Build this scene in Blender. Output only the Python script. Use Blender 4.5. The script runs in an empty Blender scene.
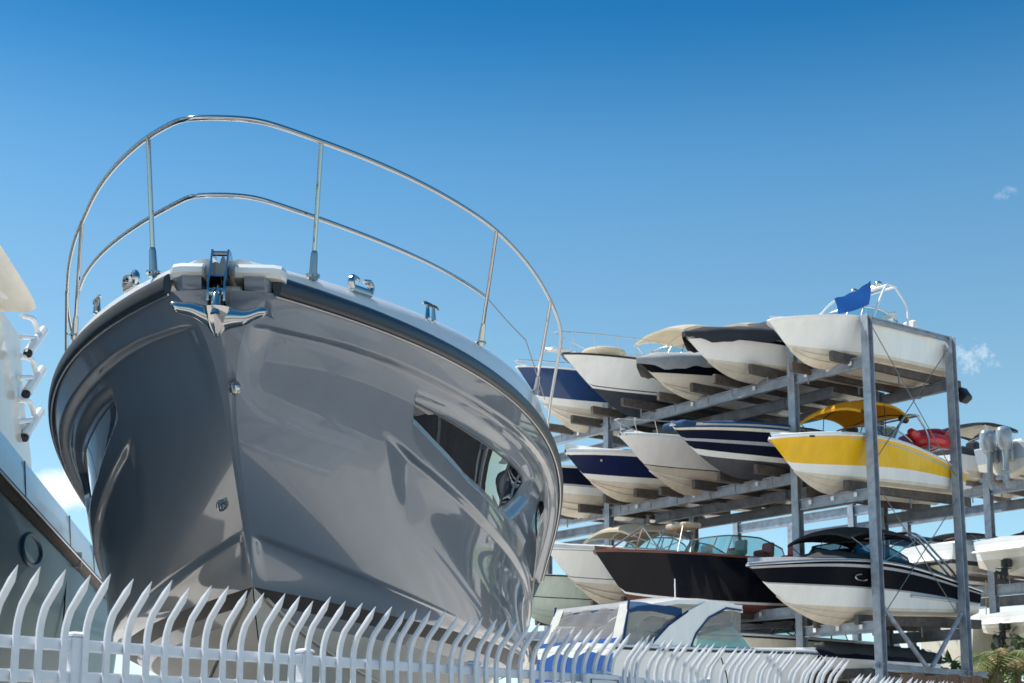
import bpy, math, random
import numpy as np
from mathutils import Vector, Matrix, Euler
random.seed(7); rng = np.random.default_rng(7)
R = math.radians
scene = bpy.context.scene
COL = scene.collection
EYE = 1.6

# ------------------------------------------------------------------ helpers
class MB:
    """collects faces and links them as ONE mesh object"""
    def __init__(s): s.v = []; s.f = []; s.m = []
    def add(s, verts, faces, m=0):
        o = len(s.v); s.v += [tuple(map(float, p)) for p in verts]
        for f in faces: s.f.append(tuple(i + o for i in f)); s.m.append(m)
        return s
    def grid(s, rows, m=0, close_u=False, close_v=False, mats=None, flip=False):
        n = len(rows); k = len(rows[0]); F = []; M = []
        for i in range(n - (0 if close_u else 1)):
            for j in range(k - (0 if close_v else 1)):
                a = i*k + j; b = i*k + (j+1) % k; i2 = (i+1) % n
                c = i2*k + (j+1) % k; d = i2*k + j
                F.append((d, c, b, a) if flip else (a, b, c, d)); M.append(m if mats is None else mats[j])
        o = len(s.v); s.v += [tuple(map(float, p)) for r in rows for p in r]
        for f, mm in zip(F, M): s.f.append(tuple(x + o for x in f)); s.m.append(mm)
        return s
    def box(s, c, d, m=0, rot=None, bev=0.0):
        x, y, z = d[0]/2, d[1]/2, d[2]/2
        if bev > 0:
            b = min(bev, x*.9, y*.9, z*.9)
            P = []
            ring = lambda ax, ay, zz: [(ax, ay-b, zz), (ax-b, ay, zz), (-ax+b, ay, zz), (-ax, ay-b, zz), (-ax, -ay+b, zz), (-ax+b, -ay, zz), (ax-b, -ay, zz), (ax, -ay+b, zz)]
            rr = [ring(x-b*.7, y-b*.7, -z), ring(x, y, -z+b), ring(x, y, z-b), ring(x-b*.7, y-b*.7, z)]
            vs = [p for r in rr for p in r]
            fs = [tuple(range(7, -1, -1)), tuple(range(24, 32))]
            for i in range(3):
                for j in range(8): fs.append((i*8+j, i*8+(j+1) % 8, i*8+8+(j+1) % 8, i*8+8+j))
        else:
            vs = [(-x,-y,-z),(x,-y,-z),(x,y,-z),(-x,y,-z),(-x,-y,z),(x,-y,z),(x,y,z),(-x,y,z)]
            fs = [(3,2,1,0),(4,5,6,7),(0,1,5,4),(1,2,6,5),(2,3,7,6),(3,0,4,7)]
        Mx = (rot if rot is not None else Matrix.Identity(3))
        vs = [Vector(c) + Mx @ Vector(p) for p in vs]
        return s.add(vs, fs, m)
    def tube(s, path, r, n=8, m=0, caps=True, closed=False, flat=1.0):
        P = [Vector(p) for p in path]; N = len(P)
        rad = r if hasattr(r, '__len__') else [r]*N
        rows = []; up = None
        for i, p in enumerate(P):
            a = P[i-1] if (i > 0 or closed) else P[i]
            b = P[(i+1) % N] if (i < N-1 or closed) else P[i]
            t = (b - a).normalized()
            if up is None:
                up = Vector((0,0,1)) if abs(t.z) < .9 else Vector((1,0,0))
            x = up.cross(t)
            if x.length < 1e-6: x = Vector((1,0,0)).cross(t)
            x.normalize(); y = t.cross(x).normalized(); up = y
            rows.append([p + (x*math.cos(2*math.pi*k/n) + y*math.sin(2*math.pi*k/n)*flat)*rad[i] for k in range(n)])
        o = len(s.v)
        s.grid(rows, m, close_u=closed, close_v=True, flip=True)
        if caps and not closed:
            s.f.append(tuple(o+k for k in range(n))); s.m.append(m)
            s.f.append(tuple(o+(N-1)*n+k for k in reversed(range(n)))); s.m.append(m)
        return s
    def prism(s, poly, a, b, m=0):
        """poly: list of 3-vectors; a,b: offset vectors for the two faces"""
        a, b = Vector(a), Vector(b); n = len(poly)
        vs = [Vector(p)+a for p in poly] + [Vector(p)+b for p in poly]
        fs = [tuple(range(n-1, -1, -1)), tuple(range(n, 2*n))] + [(i, (i+1) % n, n+(i+1) % n, n+i) for i in range(n)]
        return s.add(vs, fs, m)
    def ball(s, c, r, m=0, nu=12, nv=8):
        c = Vector(c); r = r if hasattr(r, '__len__') else (r, r, r)
        rows = [[(c.x+r[0]*math.cos(2*math.pi*j/nu)*math.sin(math.pi*i/nv), c.y+r[1]*math.sin(2*math.pi*j/nu)*math.sin(math.pi*i/nv), c.z+r[2]*math.cos(math.pi*i/nv)) for j in range(nu)] for i in range(nv+1)]
        return s.grid(rows, m, close_v=True, flip=True)
    def build(s, name, mats, parent=None, smooth=True, angle=32, recalc=False):
        me = bpy.data.meshes.new(name); me.from_pydata(s.v, [], s.f)
        if not isinstance(mats, (list, tuple)): mats = [mats]
        for m in mats: me.materials.append(m)
        if len(mats) > 1: me.polygons.foreach_set('material_index', s.m)
        me.validate(); me.update()
        if recalc:
            import bmesh
            bm = bmesh.new(); bm.from_mesh(me); bmesh.ops.remove_doubles(bm, verts=bm.verts, dist=1e-5)
            bmesh.ops.recalc_face_normals(bm, faces=bm.faces); bm.to_mesh(me); bm.free()
        if smooth:
            me.polygons.foreach_set('use_smooth', [True]*len(me.polygons))
            me.set_sharp_from_angle(angle=R(angle))
        o = bpy.data.objects.new(name, me); COL.objects.link(o)
        if parent is not None: o.parent = parent
        return o

def tag(o, label=None, cat=None, group=None, kind=None):
    if label: o['label'] = label
    if cat: o['category'] = cat
    if group: o['group'] = group
    if kind: o['kind'] = kind
    return o
def thing(name, label, cat, loc=(0,0,0), rot=(0,0,0), group=None):
    o = bpy.data.objects.new(name, None); COL.objects.link(o); o.location = loc; o.rotation_euler = rot
    o.empty_display_size = .3
    return tag(o, label, cat, group)
def smooth_path(pts, n=8):
    """Catmull-Rom through pts"""
    P = [Vector(p) for p in pts]; Q = [P[0]*2-P[1]] + P + [P[-1]*2-P[-2]]; out = []
    for i in range(1, len(Q)-2):
        for k in range(n):
            t = k/n; a, b, c, d = Q[i-1], Q[i], Q[i+1], Q[i+2]
            out.append(.5*((2*b)+(c-a)*t+(2*a-5*b+4*c-d)*t*t+(3*b-a-3*c+d)*t**3))
    out.append(P[-1]); return out
def lerp(a, b, t): return a+(b-a)*t
def sstep(x): x = np.clip(x, 0, 1); return x*x*(3-2*x)

# ------------------------------------------------------------------ materials
def mat(name, col, rough=.5, metal=0., coat=0., coat_rough=.03, noise=0., nscale=4., bump=0., bscale=40., spec=.5, alpha=1., trans=0., rvar=0., stretch=None, ior=1.5, rust=0.):
    m = bpy.data.materials.new(name); m.use_nodes = True
    nt = m.node_tree; N = nt.nodes; L = nt.links; p = N['Principled BSDF']
    p.inputs['Base Color'].default_value = (*col, 1); p.inputs['Roughness'].default_value = rough
    p.inputs['Metallic'].default_value = metal; p.inputs['Coat Weight'].default_value = coat
    p.inputs['Coat Roughness'].default_value = coat_rough; p.inputs['Specular IOR Level'].default_value = spec
    p.inputs['Alpha'].default_value = alpha; p.inputs['Transmission Weight'].default_value = trans; p.inputs['IOR'].default_value = ior
    if noise or bump or rvar:
        tc = N.new('ShaderNodeTexCoord'); mp = N.new('ShaderNodeMapping'); L.new(tc.outputs['Object'], mp.inputs['Vector'])
        if stretch: mp.inputs['Scale'].default_value = stretch
    if noise or rvar:
        nz = N.new('ShaderNodeTexNoise'); nz.inputs['Scale'].default_value = nscale; nz.inputs['Detail'].default_value = 6; nz.inputs['Roughness'].default_value = .62
        L.new(mp.outputs['Vector'], nz.inputs['Vector'])
    if noise:
        r = N.new('ShaderNodeMapRange'); r.inputs['From Min'].default_value = .3; r.inputs['From Max'].default_value = .7
        r.inputs['To Min'].default_value = 1-noise; r.inputs['To Max'].default_value = 1+noise
        L.new(nz.outputs['Fac'], r.inputs['Value'])
        mx = N.new('ShaderNodeVectorMath'); mx.operation = 'SCALE'; mx.inputs[0].default_value = col
        L.new(r.outputs['Result'], mx.inputs['Scale']); L.new(mx.outputs['Vector'], p.inputs['Base Color'])
        if rust:
            n3 = N.new('ShaderNodeTexNoise'); n3.inputs['Scale'].default_value = 2.7; n3.inputs['Detail'].default_value = 8; n3.inputs['Roughness'].default_value = .7; m3 = N.new('ShaderNodeMapping'); m3.inputs['Scale'].default_value = (1.3, 1.3, .5); L.new(tc.outputs['Object'], m3.inputs['Vector']); L.new(m3.outputs['Vector'], n3.inputs['Vector'])
            r3 = N.new('ShaderNodeMapRange'); r3.inputs['From Min'].default_value = .56; r3.inputs['From Max'].default_value = .72; r3.inputs['To Max'].default_value = rust; L.new(n3.outputs['Fac'], r3.inputs['Value'])
            mr = N.new('ShaderNodeMixRGB'); mr.inputs[2].default_value = (.20, .13, .085, 1); L.new(r3.outputs['Result'], mr.inputs[0]); L.new(mx.outputs['Vector'], mr.inputs[1]); L.new(mr.outputs[0], p.inputs['Base Color'])
    if rvar:
        r2 = N.new('ShaderNodeMapRange'); r2.inputs['From Min'].default_value = .3; r2.inputs['From Max'].default_value = .7
        r2.inputs['To Min'].default_value = max(0, rough-rvar); r2.inputs['To Max'].default_value = rough+rvar
        L.new(nz.outputs['Fac'], r2.inputs['Value']); L.new(r2.outputs['Result'], p.inputs['Roughness'])
    if bump:
        nb = N.new('ShaderNodeTexNoise'); nb.inputs['Scale'].default_value = bscale; nb.inputs['Detail'].default_value = 3
        L.new(mp.outputs['Vector'], nb.inputs['Vector'])
        b = N.new('ShaderNodeBump'); b.inputs['Strength'].default_value = bump; b.inputs['Distance'].default_value = .02
        L.new(nb.outputs['Fac'], b.inputs['Height']); L.new(b.outputs['Normal'], p.inputs['Normal'])
        if coat: L.new(b.outputs['Normal'], p.inputs['Coat Normal'])
    return m
M = {}
M['hull_grey'] = mat('grey_gelcoat', (.152,.182,.222), .36, .22, .85, .035, noise=.05, nscale=1.4, stretch=(1.6,1.6,.3), bump=.035, bscale=1.3)
M['hull_grey_low'] = mat('grey_gelcoat_low', (.16,.165,.17), .4, .2, .6, .05, noise=.06, nscale=3)
M['boot_black'] = mat('black_boot_stripe', (.008,.008,.010), .4, 0, 0, .1, spec=.15, noise=.2, nscale=8)
M['bottom_tan'] = mat('hull_bottom_cream', (.48,.43,.36), .5, 0, .15, .2, noise=.12, nscale=2.5, stretch=(1,.4,2))
M['deck_white'] = mat('deck_gelcoat_white', (.78,.77,.74), .3, 0, .5, .06, noise=.04, nscale=3, bump=.02, bscale=12)
M['rub_black'] = mat('black_rubber', (.014,.016,.022), .42, 0, .2, .2, noise=.2, nscale=9, bump=.05, bscale=60)
M['chrome'] = mat('polished_stainless', (.50,.485,.47), .10, 1., 0)
M['chrome_dull'] = mat('brushed_stainless', (.62,.60,.57), .28, 1., 0, noise=.1, nscale=14)
M['glass_dark'] = mat('tinted_window_glass', (.008,.009,.011), .02, 0, 1., .005, spec=.8, bump=.02, bscale=2.5)
M['fence'] = mat('white_powder_coated_steel', (.72,.735,.77), .42, 0, .15, .2, noise=.08, nscale=9, bump=.05, bscale=90)
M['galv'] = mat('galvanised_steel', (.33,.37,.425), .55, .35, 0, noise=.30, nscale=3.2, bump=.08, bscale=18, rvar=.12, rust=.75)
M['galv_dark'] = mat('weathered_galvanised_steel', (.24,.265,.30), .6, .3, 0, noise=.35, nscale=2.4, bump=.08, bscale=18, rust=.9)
M['bunk'] = mat('carpeted_timber_bunk', (.10,.085,.075), .9, 0, 0, noise=.35, nscale=5, bump=.3, bscale=50)
M['bunk_light'] = mat('weathered_timber', (.24,.20,.165), .85, 0, 0, noise=.3, nscale=4, bump=.3, bscale=40, stretch=(1,5,5))
def gel(name, c, coat=.6, **k):
    return mat(name, c, .3, 0, coat, .06, spec=k.get('spec', .25), noise=k.get('noise',.085), nscale=k.get('nscale',2.6), stretch=(1.6,1.2,.30), bump=.02, bscale=2.2)
M['white'] = gel('white_gelcoat', (.84,.825,.79), noise=.05); M['cream'] = gel('cream_gelcoat', (.72,.66,.56), noise=.08)
M['stain'] = gel('stained_white_bottom', (.70,.62,.50), .25, noise=.11); M['navy'] = gel('navy_gelcoat', (.010,.018,.065), .06, spec=.12)
M['deepnavy'] = gel('dark_navy_gelcoat', (.006,.010,.028), .03, spec=.08); M['blackhull'] = gel('black_gelcoat', (.004,.005,.009), .02, spec=.07); M['launch_black'] = mat('mirror_black_gelcoat', (.004,.005,.010), .25, 0, .18, .012, bump=.22, bscale=.8, spec=.12, stretch=(.5,1,1.6))
M['blue'] = gel('blue_gelcoat', (.010,.045,.15)); M['yellow'] = gel('yellow_gelcoat', (.84,.48,.012), .3); M['red_bottom'] = mat('red_brown_antifouling', (.15,.045,.033), .7, noise=.2, nscale=3)
M['dark_bottom'] = mat('dark_antifouling', (.035,.042,.06), .7, noise=.25, nscale=2.5); M['grey_bottom'] = mat('grey_antifouling', (.075,.08,.095), .65, noise=.2, nscale=2.5)
M['green_white'] = gel('pale_green_gelcoat', (.56,.64,.58)); M['silver'] = gel('silver_gelcoat', (.40,.42,.45)); M['teal_hull'] = mat('blue_green_gelcoat', (.030,.145,.23), .38, .0, .08, .04, noise=.08, nscale=1.2, bump=.02, bscale=2, spec=.25)
M['cover_black'] = mat('charcoal_canvas', (.030,.031,.036), .85, noise=.25, nscale=3, bump=.35, bscale=7); M['cover_grey'] = mat('grey_canvas', (.36,.35,.33), .85, noise=.14, nscale=3, bump=.35, bscale=7)
def cloth(name, c, tr=.35):
    m = mat(name, c, .8, noise=.12, nscale=3, bump=.25, bscale=9)
    nt = m.node_tree; p = nt.nodes['Principled BSDF']; out = nt.nodes['Material Output']
    t = nt.nodes.new('ShaderNodeBsdfTranslucent'); t.inputs['Color'].default_value = (*c, 1); mx = nt.nodes.new('ShaderNodeMixShader'); mx.inputs[0].default_value = tr
    nt.links.new(p.outputs[0], mx.inputs[1]); nt.links.new(t.outputs[0], mx.inputs[2]); nt.links.new(mx.outputs[0], out.inputs['Surface']); return m
M['canvas_blue'] = cloth('blue_canvas', (.015,.10,.36), .3); M['canvas_navy'] = cloth('navy_canvas', (.012,.065,.17), .2); M['canvas_yellow'] = cloth('yellow_canvas', (.86,.45,.02), .5)
M['canvas_black'] = cloth('black_canvas', (.016,.017,.021), .08); M['canvas_cream'] = cloth('cream_canvas', (.68,.60,.46), .35); M['canvas_white'] = cloth('white_canvas', (.75,.73,.68), .3)
M['red_vinyl'] = mat('red_vinyl', (.62,.03,.03), .35, 0, .3, .1, noise=.08); M['teak'] = mat('varnished_mahogany', (.16,.045,.022), .3, 0, .7, .05, noise=.25, nscale=6, stretch=(.3,4,4))
M['black_plastic'] = mat('black_plastic', (.014,.014,.016), .4, noise=.2, nscale=6); M['grey_plastic'] = mat('grey_engine_cowl', (.34,.36,.38), .3, .25, .6, .06, noise=.05)
M['upholstery'] = mat('white_vinyl_upholstery', (.68,.66,.61), .5, noise=.06, nscale=5, bump=.1, bscale=16)
M['white_tube'] = mat('white_painted_tube', (.80,.80,.80), .25, 0, .5, .05)
def thin_glass(name, tint, refl=.12, rough=.02, opac=.0, bump=0):
    m = bpy.data.materials.new(name); m.use_nodes = True; nt = m.node_tree; N = nt.nodes; L = nt.links; N.remove(N['Principled BSDF'])
    out = N['Material Output']; t = N.new('ShaderNodeBsdfTransparent'); t.inputs[0].default_value = (*tint, 1)
    g = N.new('ShaderNodeBsdfGlossy'); g.inputs['Roughness'].default_value = rough; g.inputs['Color'].default_value = (.95,.95,.95,1)
    fr = N.new('ShaderNodeLayerWeight'); fr.inputs['Blend'].default_value = .5
    pw = N.new('ShaderNodeMath'); pw.operation = 'POWER'; pw.inputs[1].default_value = 5; L.new(fr.outputs['Facing'], pw.inputs[0])
    ad = N.new('ShaderNodeMath'); ad.operation = 'MULTIPLY_ADD'; ad.use_clamp = True; ad.inputs[1].default_value = .9; ad.inputs[2].default_value = .04+refl; L.new(pw.outputs[0], ad.inputs[0])
    mx = N.new('ShaderNodeMixShader'); L.new(ad.outputs[0], mx.inputs[0]); L.new(t.outputs[0], mx.inputs[1]); L.new(g.outputs[0], mx.inputs[2]); last = mx
    if opac:
        d = N.new('ShaderNodeBsdfDiffuse'); d.inputs[0].default_value = (.46,.42,.40,1); m2 = N.new('ShaderNodeMixShader'); m2.inputs[0].default_value = opac
        L.new(mx.outputs[0], m2.inputs[1]); L.new(d.outputs[0], m2.inputs[2]); last = m2
    if bump:
        tc = N.new('ShaderNodeTexCoord'); nz = N.new('ShaderNodeTexNoise'); nz.inputs['Scale'].default_value = 5; L.new(tc.outputs['Object'], nz.inputs['Vector'])
        b = N.new('ShaderNodeBump'); b.inputs['Strength'].default_value = bump; b.inputs['Distance'].default_value = .05; L.new(nz.outputs['Fac'], b.inputs['Height']); L.new(b.outputs[0], g.inputs['Normal'])
    L.new(last.outputs[0], out.inputs['Surface']); return m
M['glass'] = thin_glass('clear_windscreen_glass', (.66,.82,.82), .05); M['glass_smoke'] = thin_glass('smoked_windscreen_glass', (.16,.22,.24), .1)
M['glass_teal'] = thin_glass('teal_windscreen_glass', (.48,.70,.70)); M['vinyl'] = thin_glass('clear_vinyl_curtain', (.74,.70,.68), .03, .2, .34, .10)
M['concrete'] = mat('pale_yard_concrete', (.60,.56,.505), .85, noise=.22, nscale=.45, bump=.15, bscale=25); M['asphalt'] = mat('worn_asphalt', (.17,.168,.165), .85, noise=.25, nscale=.8, bump=.4, bscale=90)
M['pavement'] = mat('pavement_concrete', (.42,.40,.37), .85, noise=.14, nscale=1.1, bump=.2, bscale=40); M['road_paint'] = mat('white_road_paint', (.72,.71,.68), .6, noise=.15, nscale=5)
M['wood_fence'] = mat('brown_stained_boards', (.14,.085,.06), .8, noise=.3, nscale=3, stretch=(3,3,.4), bump=.2, bscale=30)
M['cable'] = mat('steel_cable', (.25,.24,.23), .5, .6); M['rope'] = mat('yellow_rope', (.50,.36,.10), .8, noise=.2, nscale=30); M['black_cable'] = mat('black_cable', (.02,.02,.02), .6)

# ------------------------------------------------------------------ camera, sun, sky
cam = bpy.data.cameras.new('camera'); camo = bpy.data.objects.new('camera', cam); COL.objects.link(camo)
camo.location = (0, 0, EYE); camo.rotation_euler = (math.pi/2 + math.atan(224/1364), 0, 0)
cam.sensor_width = 36; cam.lens = 1364/1024*36; cam.shift_y = 176.5/1024; cam.clip_end = 5000; cam.clip_start = .05
cam.dof.use_dof = True; cam.dof.focus_distance = 10.5; cam.dof.aperture_fstop = 6.3
scene.camera = camo
SUN_EL, SUN_AZ = 60., 160.           # azimuth measured from +X towards +Y
sd = bpy.data.lights.new('sun', 'SUN'); sd.energy = 4.9; sd.angle = R(.53); sd.color = (1, .955, .88)
so = bpy.data.objects.new('sun', sd); COL.objects.link(so)
sv = Vector((math.cos(R(SUN_EL))*math.cos(R(SUN_AZ)), math.cos(R(SUN_EL))*math.sin(R(SUN_AZ)), math.sin(R(SUN_EL))))
so.rotation_euler = sv.to_track_quat('Z', 'Y').to_euler(); so.location = (-20, 8, 40)

w = bpy.data.worlds.new('World'); scene.world = w; w.use_nodes = True
nt = w.node_tree; N = nt.nodes; L = nt.links; bg = N['Background']
sky = N.new('ShaderNodeTexSky'); sky.sky_type = 'NISHITA'; sky.sun_disc = False
sky.sun_elevation = R(SUN_EL); sky.sun_rotation = R(90-SUN_AZ); sky.altitude = 0; sky.air_density = 1.0; sky.dust_density = .25; sky.ozone_density = 1.2
bg.inputs['Strength'].default_value = .12
hsv = N.new('ShaderNodeHueSaturation'); hsv.inputs['Saturation'].default_value = 1.22; hsv.inputs['Value'].default_value = 1.0
tint = N.new('ShaderNodeMixRGB'); tint.blend_type = 'MULTIPLY'; tint.inputs[0].default_value = 1; tint.inputs[2].default_value = (.84, 1.05, 1.06, 1)
L.new(sky.outputs[0], tint.inputs[1]); L.new(tint.outputs[0], hsv.inputs['Color'])
sxyz = N.new('ShaderNodeSeparateXYZ'); tg = N.new('ShaderNodeTexCoord'); L.new(tg.outputs['Generated'], sxyz.inputs[0])
ramp = N.new('ShaderNodeValToRGB'); L.new(sxyz.outputs['Z'], ramp.inputs[0]); er = ramp.color_ramp; er.interpolation = 'B_SPLINE'
for k_, (pz, c_) in enumerate(((0., (.82, .95, 1.12)), (.15, (1.5, 1.06, .92)), (.25, (1.75, 1.08, .86)), (.34, (1.55, 1.05, .9)), (.41, (1.12, .97, .91)), (.47, (.36, .67, .76)), (.52, (.08, .53, .67)), (.72, (.62, .85, .9)))):
    e_ = er.elements[k_] if k_ < 2 else er.elements.new(pz)
    e_.position = pz; e_.color = (c_[0]/2, c_[1]/2, c_[2]/2, 1)
grade = N.new('ShaderNodeVectorMath'); grade.operation = 'MULTIPLY'; dbl = N.new('ShaderNodeVectorMath'); dbl.operation = 'SCALE'; dbl.inputs['Scale'].default_value = 2.0
L.new(hsv.outputs[0], grade.inputs[0]); L.new(ramp.outputs[0], dbl.inputs[0]); L.new(dbl.outputs[0], grade.inputs[1])
tc = N.new('ShaderNodeTexCoord')
def vdir(px, py):
    up = (518-py)/1364; th = math.atan(224/1364)
    return Vector(((px-512)/1364, math.cos(th)-up*math.sin(th), math.sin(th)+up*math.cos(th))).normalized()
nz = N.new('ShaderNodeTexNoise'); nz.inputs['Scale'].default_value = 38; nz.inputs['Detail'].default_value = 8; nz.inputs['Roughness'].default_value = .6
L.new(tc.outputs['Generated'], nz.inputs['Vector'])
nz2 = N.new('ShaderNodeTexNoise'); nz2.inputs['Scale'].default_value = 130; nz2.inputs['Detail'].default_value = 8; nz2.inputs['Roughness'].default_value = .65
L.new(tc.outputs['Generated'], nz2.inputs['Vector'])
acc = None
def MATH(op, a, b=None, c=None, clamp=False):
    n = N.new('ShaderNodeMath'); n.operation = op; n.use_clamp = clamp
    for i, x in enumerate((a, b, c)):
        if x is None: continue
        if isinstance(x, (int, float)): n.inputs[i].default_value = x
        else: L.new(x, n.inputs[i])
    return n.outputs[0]
# small fair-weather clouds, each a soft patch of the sky dome around a direction (centre, angular half width, half height, strength)
CL = [((58, 492), .040, .017, 1.0), ((38, 505), .025, .014, .9), ((976, 360), .017, .013, .42), ((1003, 193), .009, .005, .22),
      ((985, 640), .11, .055, .8), ((1140, 600), .09, .05, .9), ((-120, 560), .12, .05, .9), ((430, 640), .5, .05, .35)]
for (px, py), aw, ah, st in CL:
    d = vdir(px, py); rt = Vector((d.y, -d.x, 0)).normalized(); up = rt.cross(d)
    def dot(vec):
        n = N.new('ShaderNodeVectorMath'); n.operation = 'DOT_PRODUCT'; L.new(tc.outputs['Generated'], n.inputs[0]); n.inputs[1].default_value = vec; return n.outputs['Value']
    a = MATH('DIVIDE', dot(rt), aw); b = MATH('DIVIDE', dot(up), ah)
    r2 = MATH('ADD', MATH('MULTIPLY', a, a), MATH('MULTIPLY', b, b))
    fall = MATH('SUBTRACT', 1.0, r2)
    sm = aw < .02
    fall = MATH('ADD', fall, MATH('MULTIPLY', MATH('SUBTRACT', (nz2 if sm else nz).outputs['Fac'], .55 if sm else .5), 6. if sm else 2.9))
    fall = MATH('MULTIPLY', fall, .55 if sm else .85)
    front = MATH('GREATER_THAN', dot(d), 0.0)
    mk = MATH('MULTIPLY', MATH('MULTIPLY', MATH('SMOOTHSTEP', fall, 0.0, .9) if False else MATH('MULTIPLY', fall, 1.1, clamp=True), st), front)
    acc = mk if acc is None else MATH('MAXIMUM', acc, mk)
mixc = N.new('ShaderNodeMixRGB'); mixc.inputs[2].default_value = (7.6, 7.7, 7.9, 1)
L.new(acc, mixc.inputs[0]); L.new(grade.outputs[0], mixc.inputs[1]); L.new(mixc.outputs[0], bg.inputs['Color'])
vs = scene.view_settings; vs.view_transform = 'Standard'; vs.look = 'None'; vs.gamma = 1; vs.exposure = 0.38; vs.use_curve_mapping = False
scene.render.engine = 'CYCLES'
scene.cycles.max_bounces = 10; scene.cycles.transparent_max_bounces = 16; scene.cycles.caustics_reflective = False; scene.cycles.caustics_refractive = False
scene.cycles.use_denoising = True; scene.cycles.sample_clamp_indirect = 8

# ------------------------------------------------------------------ ground
def sheet(name, poly, z, m):
    o = MB().add([(x, y, z) for x, y in poly], [tuple(range(len(poly)))]).build(name, m, smooth=False); tag(o, kind='structure'); return o
sheet('ground', [(-900,-900),(900,-900),(900,1500),(-900,1500)], 0, M['concrete'])
FD = Vector((.616,.788,0)); FN = Vector((.788,-.616,0)); F0 = Vector((-1.973,5.5,0))       # fence line, its outward side, its start
def fp(s, o=0., z=0.): p = F0+FD*s+FN*o; return (p.x, p.y, z)
def strip(name, s0, s1, o0, o1, z, m, h=None):
    if h is None:
        return sheet(name, [fp(s0,o0)[:2], fp(s0,o1)[:2], fp(s1,o1)[:2], fp(s1,o0)[:2]], z, m)
    b = MB(); b.prism([fp(s0,o0,0), fp(s0,o1,0), fp(s1,o1,0), fp(s1,o0,0)], (0,0,z), (0,0,z+h)); o = b.build(name, m, smooth=False, recalc=True); tag(o, kind='structure'); return o
strip('pavement', -60, 120, .45, 3.0, 0.004, M['pavement'], .12)
strip('kerb', -60, 120, 3.003, 3.16, 0.004, M['concrete'], .13)
strip('road', -60, 120, 3.163, 11.5, .006, M['asphalt'])
strip('road_marking', -60, 120, 7.2, 7.32, .011, M['road_paint'])

# ------------------------------------------------------------------ the big grey motor yacht
HX, HY, HPHI = -1.6846, 7.6, -.060
hero = thing('motor_yacht', 'large grey motor yacht, bow on, with tall steel rails, towering behind the white fence', 'yacht', (HX, HY, 0), (0, 0, -HPHI))
# local axes: x = port side (picture right), y = aft from the bow tip, z = height above the ground
LM, UC, UW = 11., 1.4055, 1.7918
def b_of(u, B, L_, n, w): return w+(B-w)*(1-(1-np.clip(np.asarray(u, float)/L_, 0, 1))**n)
def bS(u): return b_of(u, 2.7512, 9.6745, 2.3334, .2866)
def zS(u): u = np.asarray(u, float); return 2.5766+.1351*u-.0154*u*u+EYE
def bC(u): return b_of(np.asarray(u)-UC, 2.518, 9.2549, 2.0256, .0253)
def bW(u): return b_of(np.maximum(np.asarray(u, float)-UW, 0), 2.3718, 7.2191, 1.4827, .0)
def zW(u): q = np.clip(np.asarray(u, float)-UW, 0, 9); return 1.0563-.0041*q-.0011*q*q+EYE
def zC(u): q = np.clip(np.asarray(u, float)-UC, 0, 9); return np.maximum(1.3705-.1003*q+.0051*q*q+EYE, zW(u)+.02)
def wst(v): return .02+.2666*np.exp(-5.6*v)
KN = np.array([(0,.14),(.0241,.1271),(.0734,.107),(.1196,.1003),(.1696,.1003),(.2241,.0995),(.2893,.0936),(.357,.0836),(.4312,.0702),(.5085,.0569),(.7,.04),(1,.04)])
CR = np.array([(0,.30),(.13,.352),(.1486,.3712),(.1714,.3946),(.2056,.4314),(.281,.4816),(.3647,.5251),(.4555,.5552),(.558,.59),(.7,.63),(1,.7)])
GLASS = [(.195,.204),(.2461,.204),(.3104,.204),(.3926,.1906),(.4637,.1739),(.492,.1755),(.5002,.195),(.4719,.301),(.438,.375),(.4164,.405),(.397,.405),(.3009,.3746),(.2624,.3512),(.2085,.2876),(.196,.255)]
RECESS = [(.1845,.1538),(.2401,.1371),(.3179,.1304),(.3825,.1204),(.473,.1104),(.5241,.1204),(.5241,.2542),(.4604,.405),(.4404,.4415),(.395,.435),(.3051,.408),(.2341,.3411),(.190,.290)]
def sdf(poly, x, y):
    """signed distance (negative inside) in metres on the unrolled side"""
    P = [(a*9.9, b*1.45) for a, b in poly]; X = x*9.9; Y = y*1.45
    best = np.full(X.shape, 1e9); ins = np.zeros(X.shape, bool); n = len(P)
    for i in range(n):
        ax, ay = P[i]; bx, by = P[(i+1) % n]; ex, ey = bx-ax, by-ay
        t = np.clip(((X-ax)*ex+(Y-ay)*ey)/(ex*ex+ey*ey), 0, 1)
        best = np.minimum(best, np.hypot(X-ax-t*ex, Y-ay-t*ey))
        cr = ((ay > Y) != (by > Y)) & (X < ex*(Y-ay)/(ey if abs(ey) > 1e-12 else 1e-12)+ax); ins ^= cr
    return np.where(ins, -best, best)
REC_D = .065
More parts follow.
